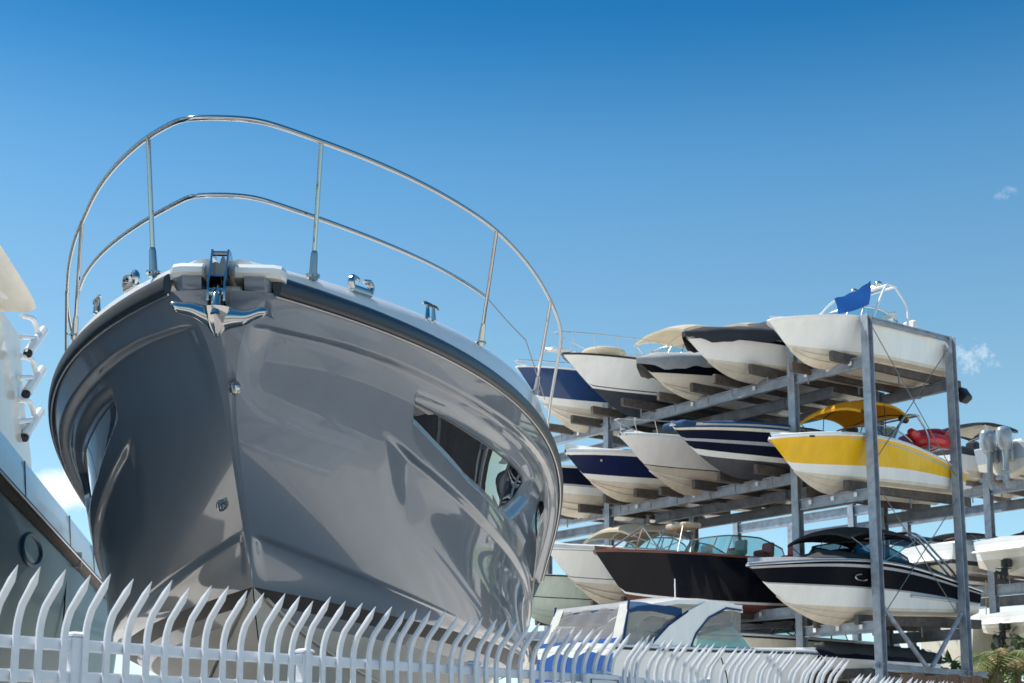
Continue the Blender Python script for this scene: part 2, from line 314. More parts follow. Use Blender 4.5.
def hull_pt(q, v, extra=0., recess=True):
    """port side of the topsides: q along the boat, v from the sheer (0) to the chine (1) and on to the waterline (1.25)"""
    vv = np.clip(v, 0, 1); uS = q*LM; uC = UC+q*(LM-UC); g = 1-vv**1.6
    cc = bC(uC)-.0253
    b = wst(vv)+cc+((bS(uS)-.2866)-cc)*g; z = zS(uS)+(zC(uC)-zS(uS))*vv; u0 = UC*vv**1.5; u = u0+q*(LM-u0)
    lo = np.clip((v-1)/.25, 0, 1); uW = UW+q*(LM-UW)
    b = b+(bW(uW)-b)*lo; z = z+(zW(uW)-z)*lo; u = u+(uW-u)*lo
    d = np.zeros(np.broadcast(q, v).shape)
    bow = sstep(q/.03)
    vk = np.interp(q, KN[:,0], KN[:,1]); dv = v-vk; d = d+.092*sstep(dv/.026+.5)*(1-sstep(dv/.42))*bow-.035*np.clip(v/vk, 0, 1)*(1-sstep(dv/.42))*bow
    dv = v-np.interp(q, CR[:,0], CR[:,1]); d = d+.06*sstep(dv/.030+.5)*(1-sstep((dv-.05)/.34))*sstep((q-.145)/.06)
    dv = v-1; d = d+.05*sstep(dv/.032+.5)*(1-sstep((dv-.02)/.22))*sstep(q/.02)
    if recess:
        s = sdf(RECESS, q*np.ones_like(d), v*np.ones_like(d)); d = d+REC_D*sstep(-s/.065)
    d = d-extra
    nx = np.where(v < 1, .94, .85)
    return np.maximum(b-d*nx, .0), u-d*.16, z+d*.30
nq = np.concatenate([np.linspace(0, 1, 330)**1.25*.62, np.linspace(.62, 1, 40)[1:]])
nv = np.concatenate([np.linspace(0, .70, 130), np.linspace(.70, 1.25, 70)[1:]])
Qg, Vg = np.meshgrid(nq, nv, indexing='ij'); hb, hu, hz = hull_pt(Qg, Vg)
mb = MB()
for sg in (1, -1):
    rows = [list(zip(sg*hb[i], hu[i], hz[i])) for i in range(len(nq))]
    mb.grid(rows, flip=(sg > 0))
# the blunt, slightly rounded stem between the two sides
fr = []
for j in range(len(nv)):
    b0, u_, z_ = hb[0, j], hu[0, j], hz[0, j]
    fr.append([(b0*t, u_-.10*b0*(1-t*t)*1.2-.015*(1-abs(t)), z_) for t in np.linspace(1, -1, 13)])
mb.grid(fr, flip=False)
mb.add([(s*hb[-1, j], hu[-1, j], hz[-1, j]) for s in (1, -1) for j in (0, 80, 130, len(nv)-1)], [(0,1,5,4),(1,2,6,5),(2,3,7,6)])
mb.build('hull', M['hull_grey'], hero, angle=50, recalc=False)
# below the waterline: black stripe, grey band, cream bottom
q_ = np.linspace(0, 1, 160)**1.3; uW = UW+q_*(LM-UW)
kz = zW(UW)-1.30*(1-np.exp(-(uW-UW)/1.3))
def under(frs, push=0.):
    rows = []
    for i in range(len(q_)):
        H = zW(uW[i])-kz[i]; r = []
        for a in frs:
            w_ = min(a/max(H, .02), .25+.75*a/1.3) if a < 1.2 else 1.
            w_ = min(w_, 1.); bb = float(bW(uW[i]))*(1-w_)+.004; r.append((bb*1., uW[i], float(zW(uW[i]))-H*w_))
        rows.append(r)
    return rows
for nm, fs, mt in (('boot_stripe', (0, .05, .10), 'boot_black'), ('lower_band', (.10, .15, .19), 'hull_grey_low'), ('bottom', (.19, .3, .45, .62, .8, 1.0, 1.3), 'bottom_tan')):
    b = MB(); rr = under(fs)
    b.grid(rr, flip=True); b.grid([[(-x, y, z) for x, y, z in r] for r in rr])
    b.build(nm, M[mt], hero, angle=60)
for sg in (1, -1):      # spray rails along the bottom
    b = MB(); pth = []
    for i in range(8, 150, 2):
        H = zW(uW[i])-kz[i]; w_ = .36+.22*q_[i]; pth.append((sg*(float(bW(uW[i]))*(1-w_)+.02), uW[i], float(zW(uW[i]))-H*w_))
    b.tube(pth, .016, 6); b.build('spray_rail', M['bottom_tan'], hero)
# rub rails
def cap_rise(u): return .193+.055*np.minimum(u, 5.2)
for sg in (1, -1):
    rows = []
    for u in np.linspace(.02, LM, 150):
        b0 = float(bS(u)); z0 = float(zS(u)); prof = [(0, -.012), (.03, -.005), (.042, .02), (.045, .06), (.04, .09), (.02, .108), (-.02, .112)]
        rows.append([(sg*(b0+a), u, z0+c) for a, c in prof])
    b = MB(); b.grid(rows, flip=(sg < 0)); b.add(rows[0], [tuple(range(7))] if sg > 0 else [tuple(reversed(range(7)))])
    b.build('rub_rail', M['rub_black'], hero, angle=60)
    b = MB(); b.tube([(sg*(float(bS(u))+.012), u, float(zS(u))-.018) for u in np.linspace(.02, LM, 120)], .007, 6); b.build('rub_rail_trim', M['chrome_dull'], hero)
# deck with its raised edge
rows = []
for u in np.concatenate([np.linspace(.0, 1, 24), np.linspace(1, LM, 70)[1:]]):
    b0 = float(bS(u)); z0 = float(zS(u)); h = float(cap_rise(u)); bi = max(b0-.138, .05)
    half = [(b0-.012, z0+.105), (b0-.02, z0+.13), (b0-.055, z0+.13+(h-.13)*.55), (b0-.10, z0+h-.03), (bi, z0+h), (max(bi-.06, .04), z0+h+.008), (max(bi-.14, .03), z0+h-.012), (max(bi-.20, .02), z0+h-.02), (0, z0+h+.04)]
    rows.append([(x, u, z) for x, z in half]+[(-x, u, z) for x, z in reversed(half[:-1])])
b = MB(); b.grid(rows, flip=True); b.add(rows[0], [tuple(range(len(rows[0])))]); b.build('deck', M['deck_white'], hero, angle=40)
# blunt bow: grey nose block under two white pulpit pads
def pad(sg, x0, x1, zb, zt, y0, y1, ch, nm, m, zo=0):
    b = MB(); prof = [(y1, zb), (y0+.03, zb), (y0, zb+.02), (y0, zt-ch), (y0+ch*1.3, zt), (y1, zt+.02)]
    xs = [x0, x0+.012, x1-.07, x1-.02, x1]
    sh = [.012, 0, 0, .025, .07]
    rows = [[(sg*x, y+(s_ if k not in (0, 5) else 0), z-(.012 if (i in (0, 4) and k in (4, 5)) else 0)) for k, (y, z) in enumerate(prof)] for i, (x, s_) in enumerate(zip(xs, sh))]
    b.grid(rows, close_v=True, flip=(sg < 0)); b.add(rows[0], [tuple(range(6))]); b.add(rows[-1], [tuple(reversed(range(6)))])
    return b.build(nm, m, hero, angle=28, recalc=True)
for sg in (1, -1):
    pad(sg, .07 if sg > 0 else .095, .365 if sg > 0 else .30, 2.652+EYE, 2.738+EYE, -.075, .55, .035, 'pulpit_pad', M['deck_white'])
    # the nose block leans in towards the stem as it goes down
    b = MB(); rows = []
    for x, k in ((.12, 0), (.135, 1), (.25, 1), (.275, .6), (.295, -.8)) if sg > 0 else ((.095, 0), (.11, 1), (.22, 1), (.255, .6), (.275, -.8)):
        rows.append([(sg*x*(1-.0*f), -.065+.03*f+(1-k)*.10*(1-f*.3)+f*f*.16, 2.65+EYE-f*.17) for f in np.linspace(0, 1, 7)]+[(sg*x*.8, .35, 2.49+EYE), (sg*x*.8, .35, 2.65+EYE)])
    b.grid(rows, close_v=True, flip=(sg < 0)); b.add(rows[0], [tuple(range(9))]); b.add(rows[-1], [tuple(reversed(range(9)))])
    b.build('nose_block', M['hull_grey'], hero, angle=35, recalc=True)
b = MB(); b.box((.01, .20, 2.535+EYE), (.20, .35, .18), bev=.01); b.build('anchor_locker', M['deck_white'], hero)
# bow roller: two cheek plates, crossbar, roller wheel
rl = MB()
for sx in (-1, 1):
    rl.prism([(0, -.20, 2.46+EYE), (0, -.10, 2.43+EYE), (0, .30, 2.56+EYE), (0, .26, 2.70+EYE), (0, -.02, 2.81+EYE), (0, -.10, 2.80+EYE), (0, -.14, 2.70+EYE), (0, -.21, 2.56+EYE)], (sx*.040-.03, 0, 0), (sx*.052-.03, 0, 0))
rl.tube([(-.082, -.07, 2.785+EYE), (.022, -.07, 2.785+EYE)], .016, 8); rl.tube([(-.075, -.14, 2.52+EYE), (.015, -.14, 2.52+EYE)], .035, 12)
rl.box((-.03, .08, 2.60+EYE), (.08, .36, .012), rot=Euler((-.25, 0, 0)).to_matrix())
rl.v = [(x+.03, y, z) for x, y, z in rl.v]; rl.build('bow_roller', M['chrome'], hero, angle=40)
# anchor: plough flukes spread across the stem, shank running up into the roller
an = MB(); rows = []
for t in np.linspace(-1, 1, 25):
    x = t*.268-.01; e = abs(t)
    zc = 2.385+.045*e**2.0+(.020 if t < 0 else -.028)*e+.012*math.sin(t*9)*e+EYE; yc = -.24+.10*(1-e)+.05*e*e
    ry = .045+.045*(1-e)**1.2; rz = .034+.046*(1-e)**1.6
    if e > .93: ry *= .80; rz *= .82
    if e > .98: ry *= .6; rz *= .55
    rows.append([(x, yc+ry*math.cos(a)+.02*math.sin(a), zc+rz*math.sin(a)*(1.25 if math.sin(a) < 0 else .8)) for a in np.linspace(0, 2*math.pi, 15)[:-1]])
an.grid(rows, close_v=True); an.add(rows[0], [tuple(range(14))]); an.add(rows[-1], [tuple(reversed(range(14)))])
rows = []
for f in np.linspace(0, 1, 10):
    r = .078*(1-f**1.8)+.010; z = 2.41-.155*f+EYE; y = -.20+.02*f
    rows.append([(-.02+r*math.cos(a), y+r*.85*math.sin(a), z) for a in np.linspace(0, 2*math.pi, 13)[:-1]])
an.grid(rows, close_v=True, flip=True); an.add(rows[-1], [tuple(range(12))])
an.tube([(-.02, -.25, 2.36+EYE), (-.025, -.22, 2.47+EYE), (-.03, -.10, 2.57+EYE), (-.03, .25, 2.66+EYE)], [.03, .028, .024, .022], 10)
an.v = [(x+.03, y, z) for x, y, z in an.v]; an.build('anchor', M['chrome'], hero, angle=50, recalc=True)
# eye fittings on the stem
for (x, y, z, r) in ((.05, .30, 2.083+EYE, .036), (-.165, 1.33, 1.55+EYE, .034)):
    b = MB(); b.ball((x, y, z), (r, .03, r*1.25), nu=16, nv=10); b.tube([(x-.6*r, y-.02, z+.3*r), (x-.35*r, y-.06, z), (x-.3*r, y-.02, z-.9*r)], r*.22, 8); b.tube([(x+.5*r, y-.02, z+.3*r), (x+.3*r, y-.06, z), (x+.3*r, y-.02, z-.9*r)], r*.22, 8)
    b.build('bow_eye', M['chrome'], hero)
# windows set into the recesses
NW = 46
for sg in (1, -1):
    c = np.array(GLASS); qa, qb = c[:,0].min(), c[:,0].max(); b = MB(); fr_ = []
    def on(q, v, ex=0.): x, y, z = hull_pt(np.array([q]), np.array([v]), ex-REC_D, False); return (sg*float(x[0]), float(y[0]), float(z[0]))
    # scan lines across the outline
    rows = []
    for t in np.linspace(.002, .998, NW):
        q = qa+(qb-qa)*t; xs = []
        for i in range(len(c)):
            (x0, y0), (x1, y1) = c[i], c[(i+1) % len(c)]
            if (x0 <= q) != (x1 <= q): xs.append(y0+(y1-y0)*(q-x0)/(x1-x0))
        lo, hi = min(xs), max(xs); rows.append([on(q, lo+(hi-lo)*k/12, .004) for k in range(13)])
    b.grid(rows, flip=(sg > 0)); gl = b.build('hull_window', M['glass_dark'], hero, angle=60)
    dense = []
    for i in range(len(c)):
        for k in range(6): dense.append(c[i]+(c[(i+1) % len(c)]-c[i])*k/6)
    b = MB(); b.tube([on(q, v, .004) for q, v in dense], .009, 6, closed=True); b.build('window_seal', M['rub_black'], gl)
    # small second window further aft
    b = MB(); rows = []
    for t in np.linspace(0, 1, 14):
        q = .60+.10*t; hw = .085*math.sin(math.pi*(.06+.88*t))**.5; vc = .19+.02*t
        rows.append([(lambda p: (sg*float(p[0][0]), float(p[1][0]), float(p[2][0])))(hull_pt(np.array([q]), np.array([vc+hw*k/4]), .012, False)) for k in range(-4, 5)])
    b.grid(rows, flip=(sg > 0)); b.build('porthole', M['glass_dark'], hero, angle=60)
# bow rails
def railR(u): u = u+.6159; return float(b_of(u, 2.6598, 8.3917, 1.9142, 0.)), 3.4279+.2785*u-.0295*u*u+EYE
def railM(u): u = u+.3648; return float(b_of(u, 2.1024, 6.4919, 1.9469, 0.)), 3.0785+.1865*u-.0068*u*u+EYE
def sway(u): return .10*min(1, max(0, (u-.3)/2.2))*(1-min(1, max(0, (u-5.5)/1.4)))
def ring(fn, u0, u1, rr):
    # round the nose off: a circular blend over the first half metre
    us = [u0+(u1-u0)*(k/46)**2 for k in range(47)]; side = []
    for u in us:
        bb, zz = fn(u); side.append((bb, u, zz))
    side = [Vector(p) for p in side if p[1] >= u0+rr]
    a = side[0]; t = (side[1]-side[0]).normalized(); h = a.x*.62
    p0 = Vector((-a.x, a.y, a.z)); p1 = p0-Vector((-t.x, t.y, t.z))*h; p3 = a; p2 = a-t*h
    nose = [(1-k)**3*p0+3*(1-k)**2*k*p1+3*(1-k)*k*k*p2+k**3*p3 for k in np.linspace(0, 1, 24)]
    return [Vector((-p.x, p.y, p.z)) for p in reversed(side[1:])]+nose+side[1:]
def soften(p, it=10):
    p = [Vector(x) for x in p]
    for _ in range(it): p = [p[0]]+[(p[i-1]+p[i]*2+p[i+1])/4 for i in range(1, len(p)-1)]+[p[-1]]
    return p
def resample(p, step):
    out = [p[0]]; acc_ = 0
    for i in range(1, len(p)):
        acc_ += (p[i]-p[i-1]).length
        if acc_ >= step: out.append(p[i]); acc_ = 0
    return out+[p[-1]]
top = soften(ring(railR, -.61, 5.6, .36), 5); b5, z5 = railR(5.6)
top = [Vector((-b5-.0, 6.3, z5-.25))]+top+[Vector((b5+.0, 6.3, z5-.25))]
for sg in (1,): pass
endz = float(zS(6.9)+cap_rise(6.9)); be = float(bS(6.9))-.14
top = [Vector((-be, 6.95, endz)), Vector((-be-.01, 6.75, endz+.5))]+top+[Vector((be+.01, 6.75, endz+.5)), Vector((be, 6.95, endz))]
top = resample(soften(top, 2), .07); top = [Vector((p_.x+sway(p_.y), p_.y, p_.z)) for p_ in top]; b = MB(); b.tube(soften(smooth_path(top, 3), 6), .0168, 14); b.build('top_rail', M['chrome'], hero, angle=70)
mid = soften(ring(railM, -.36, 3.231, .32), 4)
mid = soften(smooth_path(resample(mid, .07), 3), 6); b = MB(); b.tube(mid, .0148, 14); b.build('mid_rail', M['chrome'], hero, angle=70)
for sg in (1, -1):
    for (ub, ut) in ((.42, .30), (2.95, 2.65), (5.0, 4.52)):
        bt, zt = railR(ut); bb = float(bS(ub))-(.045 if ub < 1 else .085); zb = float(zS(ub)+cap_rise(ub))-.02
        b = MB(); b.tube([(sg*bb, ub, zb+.02), (sg*bt+sway(ut), ut, zt)], .0145, 10); st = b.build('stanchion', M['chrome'], hero)
        dx = Vector((sg*(bt-bb)+sway(ut), ut-ub, zt-zb)).normalized(); p0 = Vector((sg*bb, ub, zb))
        b = MB(); b.tube([p0-dx*.02, p0+dx*.02, p0+dx*.14, p0+dx*.16], [.034, .026, .022, .017], 12); b.tube([p0-Vector((0,0,.0)), p0+Vector((0,0,.012))], .045, 14); b.build('stanchion_base', M['chrome'], st)
    bt, zt = railM(3.231); b = MB()
    b2, z2 = railR(4.52); p1 = Vector((sg*bt, 3.231, zt)); p2 = Vector((sg*(float(bS(4.65))-.12), 4.65, float(zS(4.65)+cap_rise(4.65))+.40)); p3 = Vector((sg*(float(bS(6.2))-.12), 6.2, float(zS(6.2)+cap_rise(6.2))+.25))
    b.tube([p1, p1.lerp(p2, .5)-Vector((0,0,.01)), p2, p3], .005, 6); b.build('guard_wire', M['cable'], hero)
# bow fairleads and cleats
def deck_pt(u, inb=.10): return float(bS(u))-inb, u, float(zS(u)+cap_rise(u))
for sg in (1, -1):
    x, y, z = deck_pt(1.0, .09); dxy = Vector((float(bS(1.15))-float(bS(.85)), .3, .045)).normalized()
    ax = Vector((sg*dxy.x, dxy.y, dxy.z)); b = MB(); c0 = Vector((sg*x, y, z-.005))
    b.tube([c0-ax*.125, c0+ax*.125], .020, 8, flat=1.5)
    for s2 in (-1, 1):
        b.tube(smooth_path([c0+ax*.115*s2, c0+ax*.13*s2+Vector((0,0,.04)), c0+ax*.105*s2+Vector((0,0,.072)), c0+ax*.035*s2+Vector((0,0,.066))], 5), [.024]*11+[.02]*4+[.012], 8)
    b.build('fairlead', M['chrome'], hero)
    x, y, z = deck_pt(1.98, .10); dxy = Vector((float(bS(2.2))-float(bS(1.8)), .4, .05)).normalized(); ax = Vector((sg*dxy.x, dxy.y, dxy.z)); c0 = Vector((sg*x, y, z))
    b = MB(); b.tube([c0-ax*.14+Vector((0,0,.075)), c0-ax*.10+Vector((0,0,.085)), c0+ax*.10+Vector((0,0,.085)), c0+ax*.14+Vector((0,0,.075))], [.009, .015, .015, .009], 8)
    for s2 in (-1, 1): b.tube([c0+ax*.055*s2-Vector((0,0,.02)), c0+ax*.05*s2+Vector((0,0,.08))], [.02, .012], 8)
    b.build('cleat', M['chrome'], hero)
# low cabin and windscreen further aft
rows = []
for u, hw, h in ((3.4, .5, .04), (4.2, .95, .22), (5.4, 1.25, .42), (7.0, 1.5, .62), (9.5, 1.6, .72), (10.4, 1.6, .7)):
    z0 = float(zS(u)+cap_rise(u))-.03; rows.append([(hw*1.08, u, z0), (hw, u, z0+h*.7), (hw*.8, u, z0+h), (0, u, z0+h*1.08), (-hw*.8, u, z0+h), (-hw, u, z0+h*.7), (-hw*1.08, u, z0)])
b = MB(); b.grid(rows, flip=True); b.add(rows[-1], [tuple(range(7))]); b.build('cabin', M['deck_white'], hero, angle=40)
rows = []
for k in range(13):
    a = math.pi*(k/12); u = 7.3-1.0*math.sin(a)*1.0; x = 1.4*math.cos(a); z0 = float(zS(7)+cap_rise(7))+.55; rows.append([(x, u, z0), (x*.9, u+.65, z0+.36)])
b = MB(); b.grid(rows); b.build('windscreen', M['glass_dark'], hero)
# the stands it sits on
def keel_z(u): return float(zW(UW)-1.30*(1-np.exp(-(u-UW)/1.3)))
for u in (3.2, 6.2, 9.4):
    kb = MB(); z = 0
    n = 5; hh = keel_z(u)/n
    for k in range(n): kb.box((0, u, hh*(k+.5)), (1.0 if k % 2 == 0 else .35, .3 if k % 2 == 0 else .9, hh*.98), bev=.01)
    kb.build('keel_block', M['bunk_light'], hero)

# ------------------------------------------------------------------ the white steel fence along the bottom
SP = .107
def picket_mesh(H, bend, out, w=.028, th=.02):
    """one pale: upright, then curving outwards, then a three faced spear point. local x along the fence, y outwards"""
    path = [(0, 0), (0, H-bend-.06)]
    for k in range(1, 6): a = k/5; path.append((out*.22*a*a, H-bend-.06+.12*a))
    path.append((out*.72, H-.055)); path.append((out, H))
    b = MB(); rows = []
    for i, (y, z) in enumerate(path):
        a = path[max(i-1, 0)]; c = path[min(i+1, len(path)-1)]; t = Vector((0, c[0]-a[0], c[1]-a[1])).normalized(); nrm = Vector((0, t.z, -t.y))
        k = 1. if i < len(path)-1 else .06
        pr = [(-w/2, 0), (-w/2+.004, th/2), (0, th/2+.003), (w/2-.004, th/2), (w/2, 0), (w/2, -th/2), (-w/2, -th/2)]
        rows.append([Vector((x*k, y, z))+nrm*(q*k) for x, q in pr])
        if i == len(path)-2:   # shoulder of the spear point
            rows.append([Vector((x*.92, y, z))+nrm*(q*1.0)+t*.004 for x, q in pr])
    b.grid(rows, close_v=True, flip=True); b.add(rows[0], [tuple(range(7))]); b.add(rows[-1], [tuple(reversed(range(7)))])
    return b
def make_fence(name, label, P, d, n, H, zr, bend, out, outdir, posts, sp=SP, w=.028, group=None):
    """P start, d direction along the fence, outdir the side the points lean to"""
    d = Vector(d).normalized(); o_ = Vector(outdir).normalized(); ang = math.atan2(d.y, d.x)
    f = thing(name, label, 'fence', P, (0, 0, ang), group)
    loc = lambda v: Vector((v.dot(d), v.dot(Vector((-d.y, d.x, 0))), 0))
    oy = loc(o_).y; ox = loc(o_).x; lean = math.atan2(-ox*0, 1)
    p0 = None
    for k in range(n):
        if p0 is None:
            b = picket_mesh(H, bend, out*(1 if oy > 0 else -1), w); p0 = b.build('picket', M['fence'], f, angle=30, recalc=True); p = p0
        else:
            p = p0.copy(); COL.objects.link(p); p.parent = f
        p.location = (k*sp, 0, 0); p.rotation_euler = (R(rng.normal(0, .25)), R(rng.normal(0, .18)), R(rng.normal(0, 2.)) + ox*(-1.2 if oy > 0 else 1.2))
        s_ = 1+rng.normal(0, .003); p.scale = (1, 1, s_)
    for z in zr:
        b = MB(); b.box(((n-1)*sp/2, (.0+.033)*(-1 if oy > 0 else 1), z), (n*sp, .04, .05), bev=.006); b.build('rail', M['fence'], f)
    for x in posts:
        b = MB(); b.box((x, .034*(-1 if oy > 0 else 1), (zr[0]+.035)/2), (.062, .062, zr[0]+.035), bev=.005)
        b.rings = None; z1 = zr[0]+.035
        b.grid([[(x+a*k, .034*(-1 if oy > 0 else 1)+c*k, z1+h) for a, c in ((-.036,-.036),(.036,-.036),(.036,.036),(-.036,.036))] for k, h in ((1, 0.001), (1, .012), (.55, .022), (.01, .024))], close_v=True, flip=True)
        b.build('post', M['fence'], f)
    return f
S0 = -1.10
near_f = make_fence('steel_fence', 'tall white steel fence of outward curved spear pointed pales, nearest the camera', fp(S0), FD, 82, 2.286, (1.999, 1.865, .35), .20, .155, FN, [.268-S0+1.312*k for k in range(-1, 6)])
# sheet metal box and hung wire on the near fence
bx_ = MB(); c0 = Vector((1.02*0+4.05-S0, 0, 0))
bx_.box((4.02-S0, -.075, 1.72), (.36, .035, .60), bev=.006); gp = bx_.build('sheet_panel', M['fence'], near_f)
b = MB(); b.tube([(3.875-S0, -.098, 1.45), (3.875-S0, -.098, 1.985), (4.175-S0, -.098, 1.985), (4.175-S0, -.098, 1.45)], .004, 6); b.build('wire_frame', M['black_cable'], gp)
b = MB(); b.tube([(5.62-S0, -.03, 2.21), (5.69-S0, -.035, 2.08), (5.72-S0, -.03, 1.95), (5.80-S0, -.035, 1.80)], .005, 6); b.build('loose_wire', M['black_cable'], near_f)
far0 = 7.75
make_fence('steel_fence', 'lower white steel fence of small leaning pales beyond the end of the tall one', fp(far0), FD, 34, 2.17, (1.86, 1.72, .35), .20, .15, FN, [0, 1.3, 2.6], w=.038)
cp = Vector(fp(far0+34*SP+.05))
make_fence('steel_fence', 'short white steel fence turning the corner with pales leaning left, by the wooden boards', cp, (.97,-.24,0), 14, 2.15, (1.86, 1.72, .35), .20, .17, (-.85,-.5,0), [0, 1.3], sp=.095, w=.038)
# timber hoarding and a leaning stay behind the far fence
b = MB()
A_ = Vector((8.85, 31.2, 0)); B_ = Vector((10.95, 32.0, 0)); dd = (B_-A_).normalized(); Lw = (B_-A_).length
for k in range(7):
    c = A_+dd*(Lw*(k+.5)/7); b.box((c.x, c.y, 1.57+.03*math.sin(k*2.1)), (Lw/7*.97, .05, 3.10), rot=Matrix.Rotation(math.atan2(dd.y, dd.x), 3, 'Z'), bev=.004)
wf = b.build('wooden_fence', M['wood_fence']); tag(wf, 'brown board fence standing below the end frame of the boat rack', 'fence')

# ------------------------------------------------------------------ the blue hulled fishing boat at the left edge
qd = Vector((-.985, 7.0, 0)).normalized(); QK = 1.22; QA = Vector((-4.2*QK, 11.*QK, EYE-QK*EYE)); qa_ = math.atan2(qd.y, qd.x)
qb = thing('fishing_boat', 'dark blue sport fishing boat with cream topsides and rod holders, cut by the left edge', 'boat', (QA.x, QA.y, QA.z), (0, 0, qa_-math.pi/2))
qb.scale = (QK, QK, QK)
# local: y runs aft (away from the camera), +x is the side facing the grey yacht, x = 0 is that side's rail
def q_in(y):   # how far the side stands in from the straight line, towards the bow
    return -2.3*max(0, (-1.0-y)/6.)**2.0
def q_rail(y): return EYE+2.12-.052*y+(.03*max(0, -1-y)**1.3)
ys = list(np.linspace(-6.5, 7.2, 64)); QE = 6.55
def side(prof, ys=ys, turn=True):
    rows = [[(q_in(y)+px(y), y, pz(y)) for px, pz in prof] for y in ys]
    if turn:     # rounded quarter at the stern, then across the transom
        y = ys[-1]
        for k in range(1, 9):
            a = math.pi/2*k/8; rows.append([(px(y)-.45+.45*math.cos(a), y+.45*math.sin(a), pz(y)) for px, pz in prof])
        rows.append([(-3.2, y+.45, pz(y)) for px, pz in prof])
    return rows
hullp = [(lambda y: 0.0, lambda y: q_rail(y)), (lambda y: -.02, lambda y: q_rail(y)-.35), (lambda y: -.07, lambda y: q_rail(y)-.9), (lambda y: -.17, lambda y: q_rail(y)-1.45), (lambda y: -.20, lambda y: EYE+.42)]
b = MB(); b.grid(side(hullp)); b.build('hull', M['teal_hull'], qb, angle=60)
botp = [(lambda y: -.20, lambda y: EYE+.42), (lambda y: -.28, lambda y: EYE+.32), (lambda y: -.9, lambda y: EYE-.0), (lambda y: -1.7, lambda y: EYE-.35)]
b = MB(); b.grid(side(botp)); b.build('bottom', M['bottom_tan'], qb, angle=60)
pr = [(math.cos(a)*.055, math.sin(a)*.075) for a in np.linspace(-math.pi/2, math.pi/2, 9)]
b = MB(); b.grid(side([((lambda y, c=c: c+.0), (lambda y, z=z: q_rail(y)+z)) for c, z in pr])); b.build('rub_rail', M['bunk_light'], qb, angle=60)
b = MB(); b.tube([(q_in(y)+.058, y, q_rail(y)) for y in ys], .012, 6)
for y in (3.6, 5.3): b.box((.03, y, q_rail(y)), (.075, .02, .17))
b.build('rail_joint', M['chrome_dull'], qb)
gunp = [(lambda y: .0, lambda y: q_rail(y)+.07), (lambda y: -.015, lambda y: q_rail(y)+.2), (lambda y: -.03, lambda y: q_rail(y)+.42-.005*y), (lambda y: -.07, lambda y: q_rail(y)+.46-.005*y), (lambda y: -.30, lambda y: q_rail(y)+.47-.005*y), (lambda y: -1.6, lambda y: q_rail(y)+.46-.005*y)]
b = MB(); b.grid(side(gunp), flip=True); b.build('coaming', M['deck_white'], qb, angle=45)
for y in (1.0, 3.3, 4.9):
    b = MB(); b.box((-.018, y, q_rail(y)+.25), (.012, .014, .34), rot=Euler((0, -.08, 0)).to_matrix()); b.build('panel_seam', M['bunk'], qb)
for y in (3.25, 4.85):
    b = MB(); z = q_rail(y)-.42; b.tube([(-.035+.004, y, z-.62), (-.02, y+.01, z+.30)], .008, 6); b.build('hull_seam', M['boot_black'], qb)
b = MB(); y = 1.45; z = q_rail(y)-.30
b.grid([[(.002-.02+.05*(k*math.sin(a)*.13), y+.40*k*math.cos(a), z+.13*k*math.sin(a)) for a in np.linspace(0, 2*math.pi, 25)[:-1]] for k in (.02, .5, 1)], close_v=True); M['port'] = mat('blue_portlight_glass', (.012,.05,.085), .2, spec=.2); pl_ = b.build('portlight', M['port'], qb)
b = MB(); b.tube([(-.014+.007*math.sin(a), y+.41*math.cos(a), z+.135*math.sin(a)) for a in np.linspace(0, 2*math.pi, 29)[:-1]], .02, 6, closed=True); b.build('portlight_rim', M['teal_hull'], pl_)
# cabin side rising to the hardtop, its aft edge to the right
def qz(y): return q_rail(y)+.36
cab = MB(); sec = [(-4.5, 1.15), (-2.6, 1.55), (1.0, 1.72), (2.35, 1.80), (2.75, 1.80)]
rows = []
for y, h in sec:
    z0 = qz(y); rows.append([(-.33+min(0, q_in(y)), y+.32*(0 if y < 2 else 1), z0-.15), (-.37+q_in(y), y+.14*(0 if y < 2 else 1), z0+.55), (-.44+q_in(y), y, z0+h*.62), (-.52+q_in(y), y, z0+h), (-2.2, y, z0+h+.05)])
rows.append([(-2.4, p[1], p[2]) for p in rows[-1]])
cab.grid(rows, flip=True); cab.build('cabin', M['cream'], qb, angle=35)
b = MB(); rows = []
for y, dz in ((-4.8, -.25), (-4, -.05), (0, 0.02), (1.4, .02), (1.9, .0), (2.0, -.04)):
    z0 = EYE+4.22+dz+.0*y; rows.append([(-.28, y, z0), (-.22, y, z0+.05), (-.28, y, z0+.12), (-2.9, y, z0+.22), (-2.9, y, z0)])
b.grid(rows, close_v=True, flip=True); b.add(rows[0], [tuple(range(5))]); b.add(rows[-1], [tuple(reversed(range(5)))]); b.build('hardtop', M['cream'], qb, angle=40, recalc=True)
for y, zz in ((1.4, 0), (-1.6, .02)):
    b = MB(); b.tube([(-.52, y, qz(y)+1.8), (-.45, y+.3, EYE+4.24)], .035, 8); b.tube([(-.52, y-.5, qz(y)+1.8), (-.45, y-.1, EYE+4.24)], .03, 8); b.build('hardtop_leg', M['white_tube'], qb)
# angled rod holders on the aft edge of the cabin
for zz, yy in ((4.02, 2.40), (3.60, 2.42), (3.16, 2.46)):
    z = EYE+zz; b = MB()
    b.tube([(-.36, yy+.02, z-.13), (-.30, yy+.42, z+.23)], .05, 10)
    b.tube(smooth_path([(-.42, yy-.10, z+.22), (-.36, yy+.18, z+.26), (-.33, yy+.30, z+.12), (-.34, yy+.26, z+.05)], 5), .028, 8)
    b.tube([(-.42, yy-.08, z+.0), (-.33, yy+.24, z+.09)], .026, 8)
    rh = b.build('rod_holder', M['white_tube'], qb); b = MB(); b.tube([(-.364, yy-.0, z-.16), (-.36, yy+.02, z-.125)], .044, 10); b.build('holder_cap', M['black_plastic'], rh)
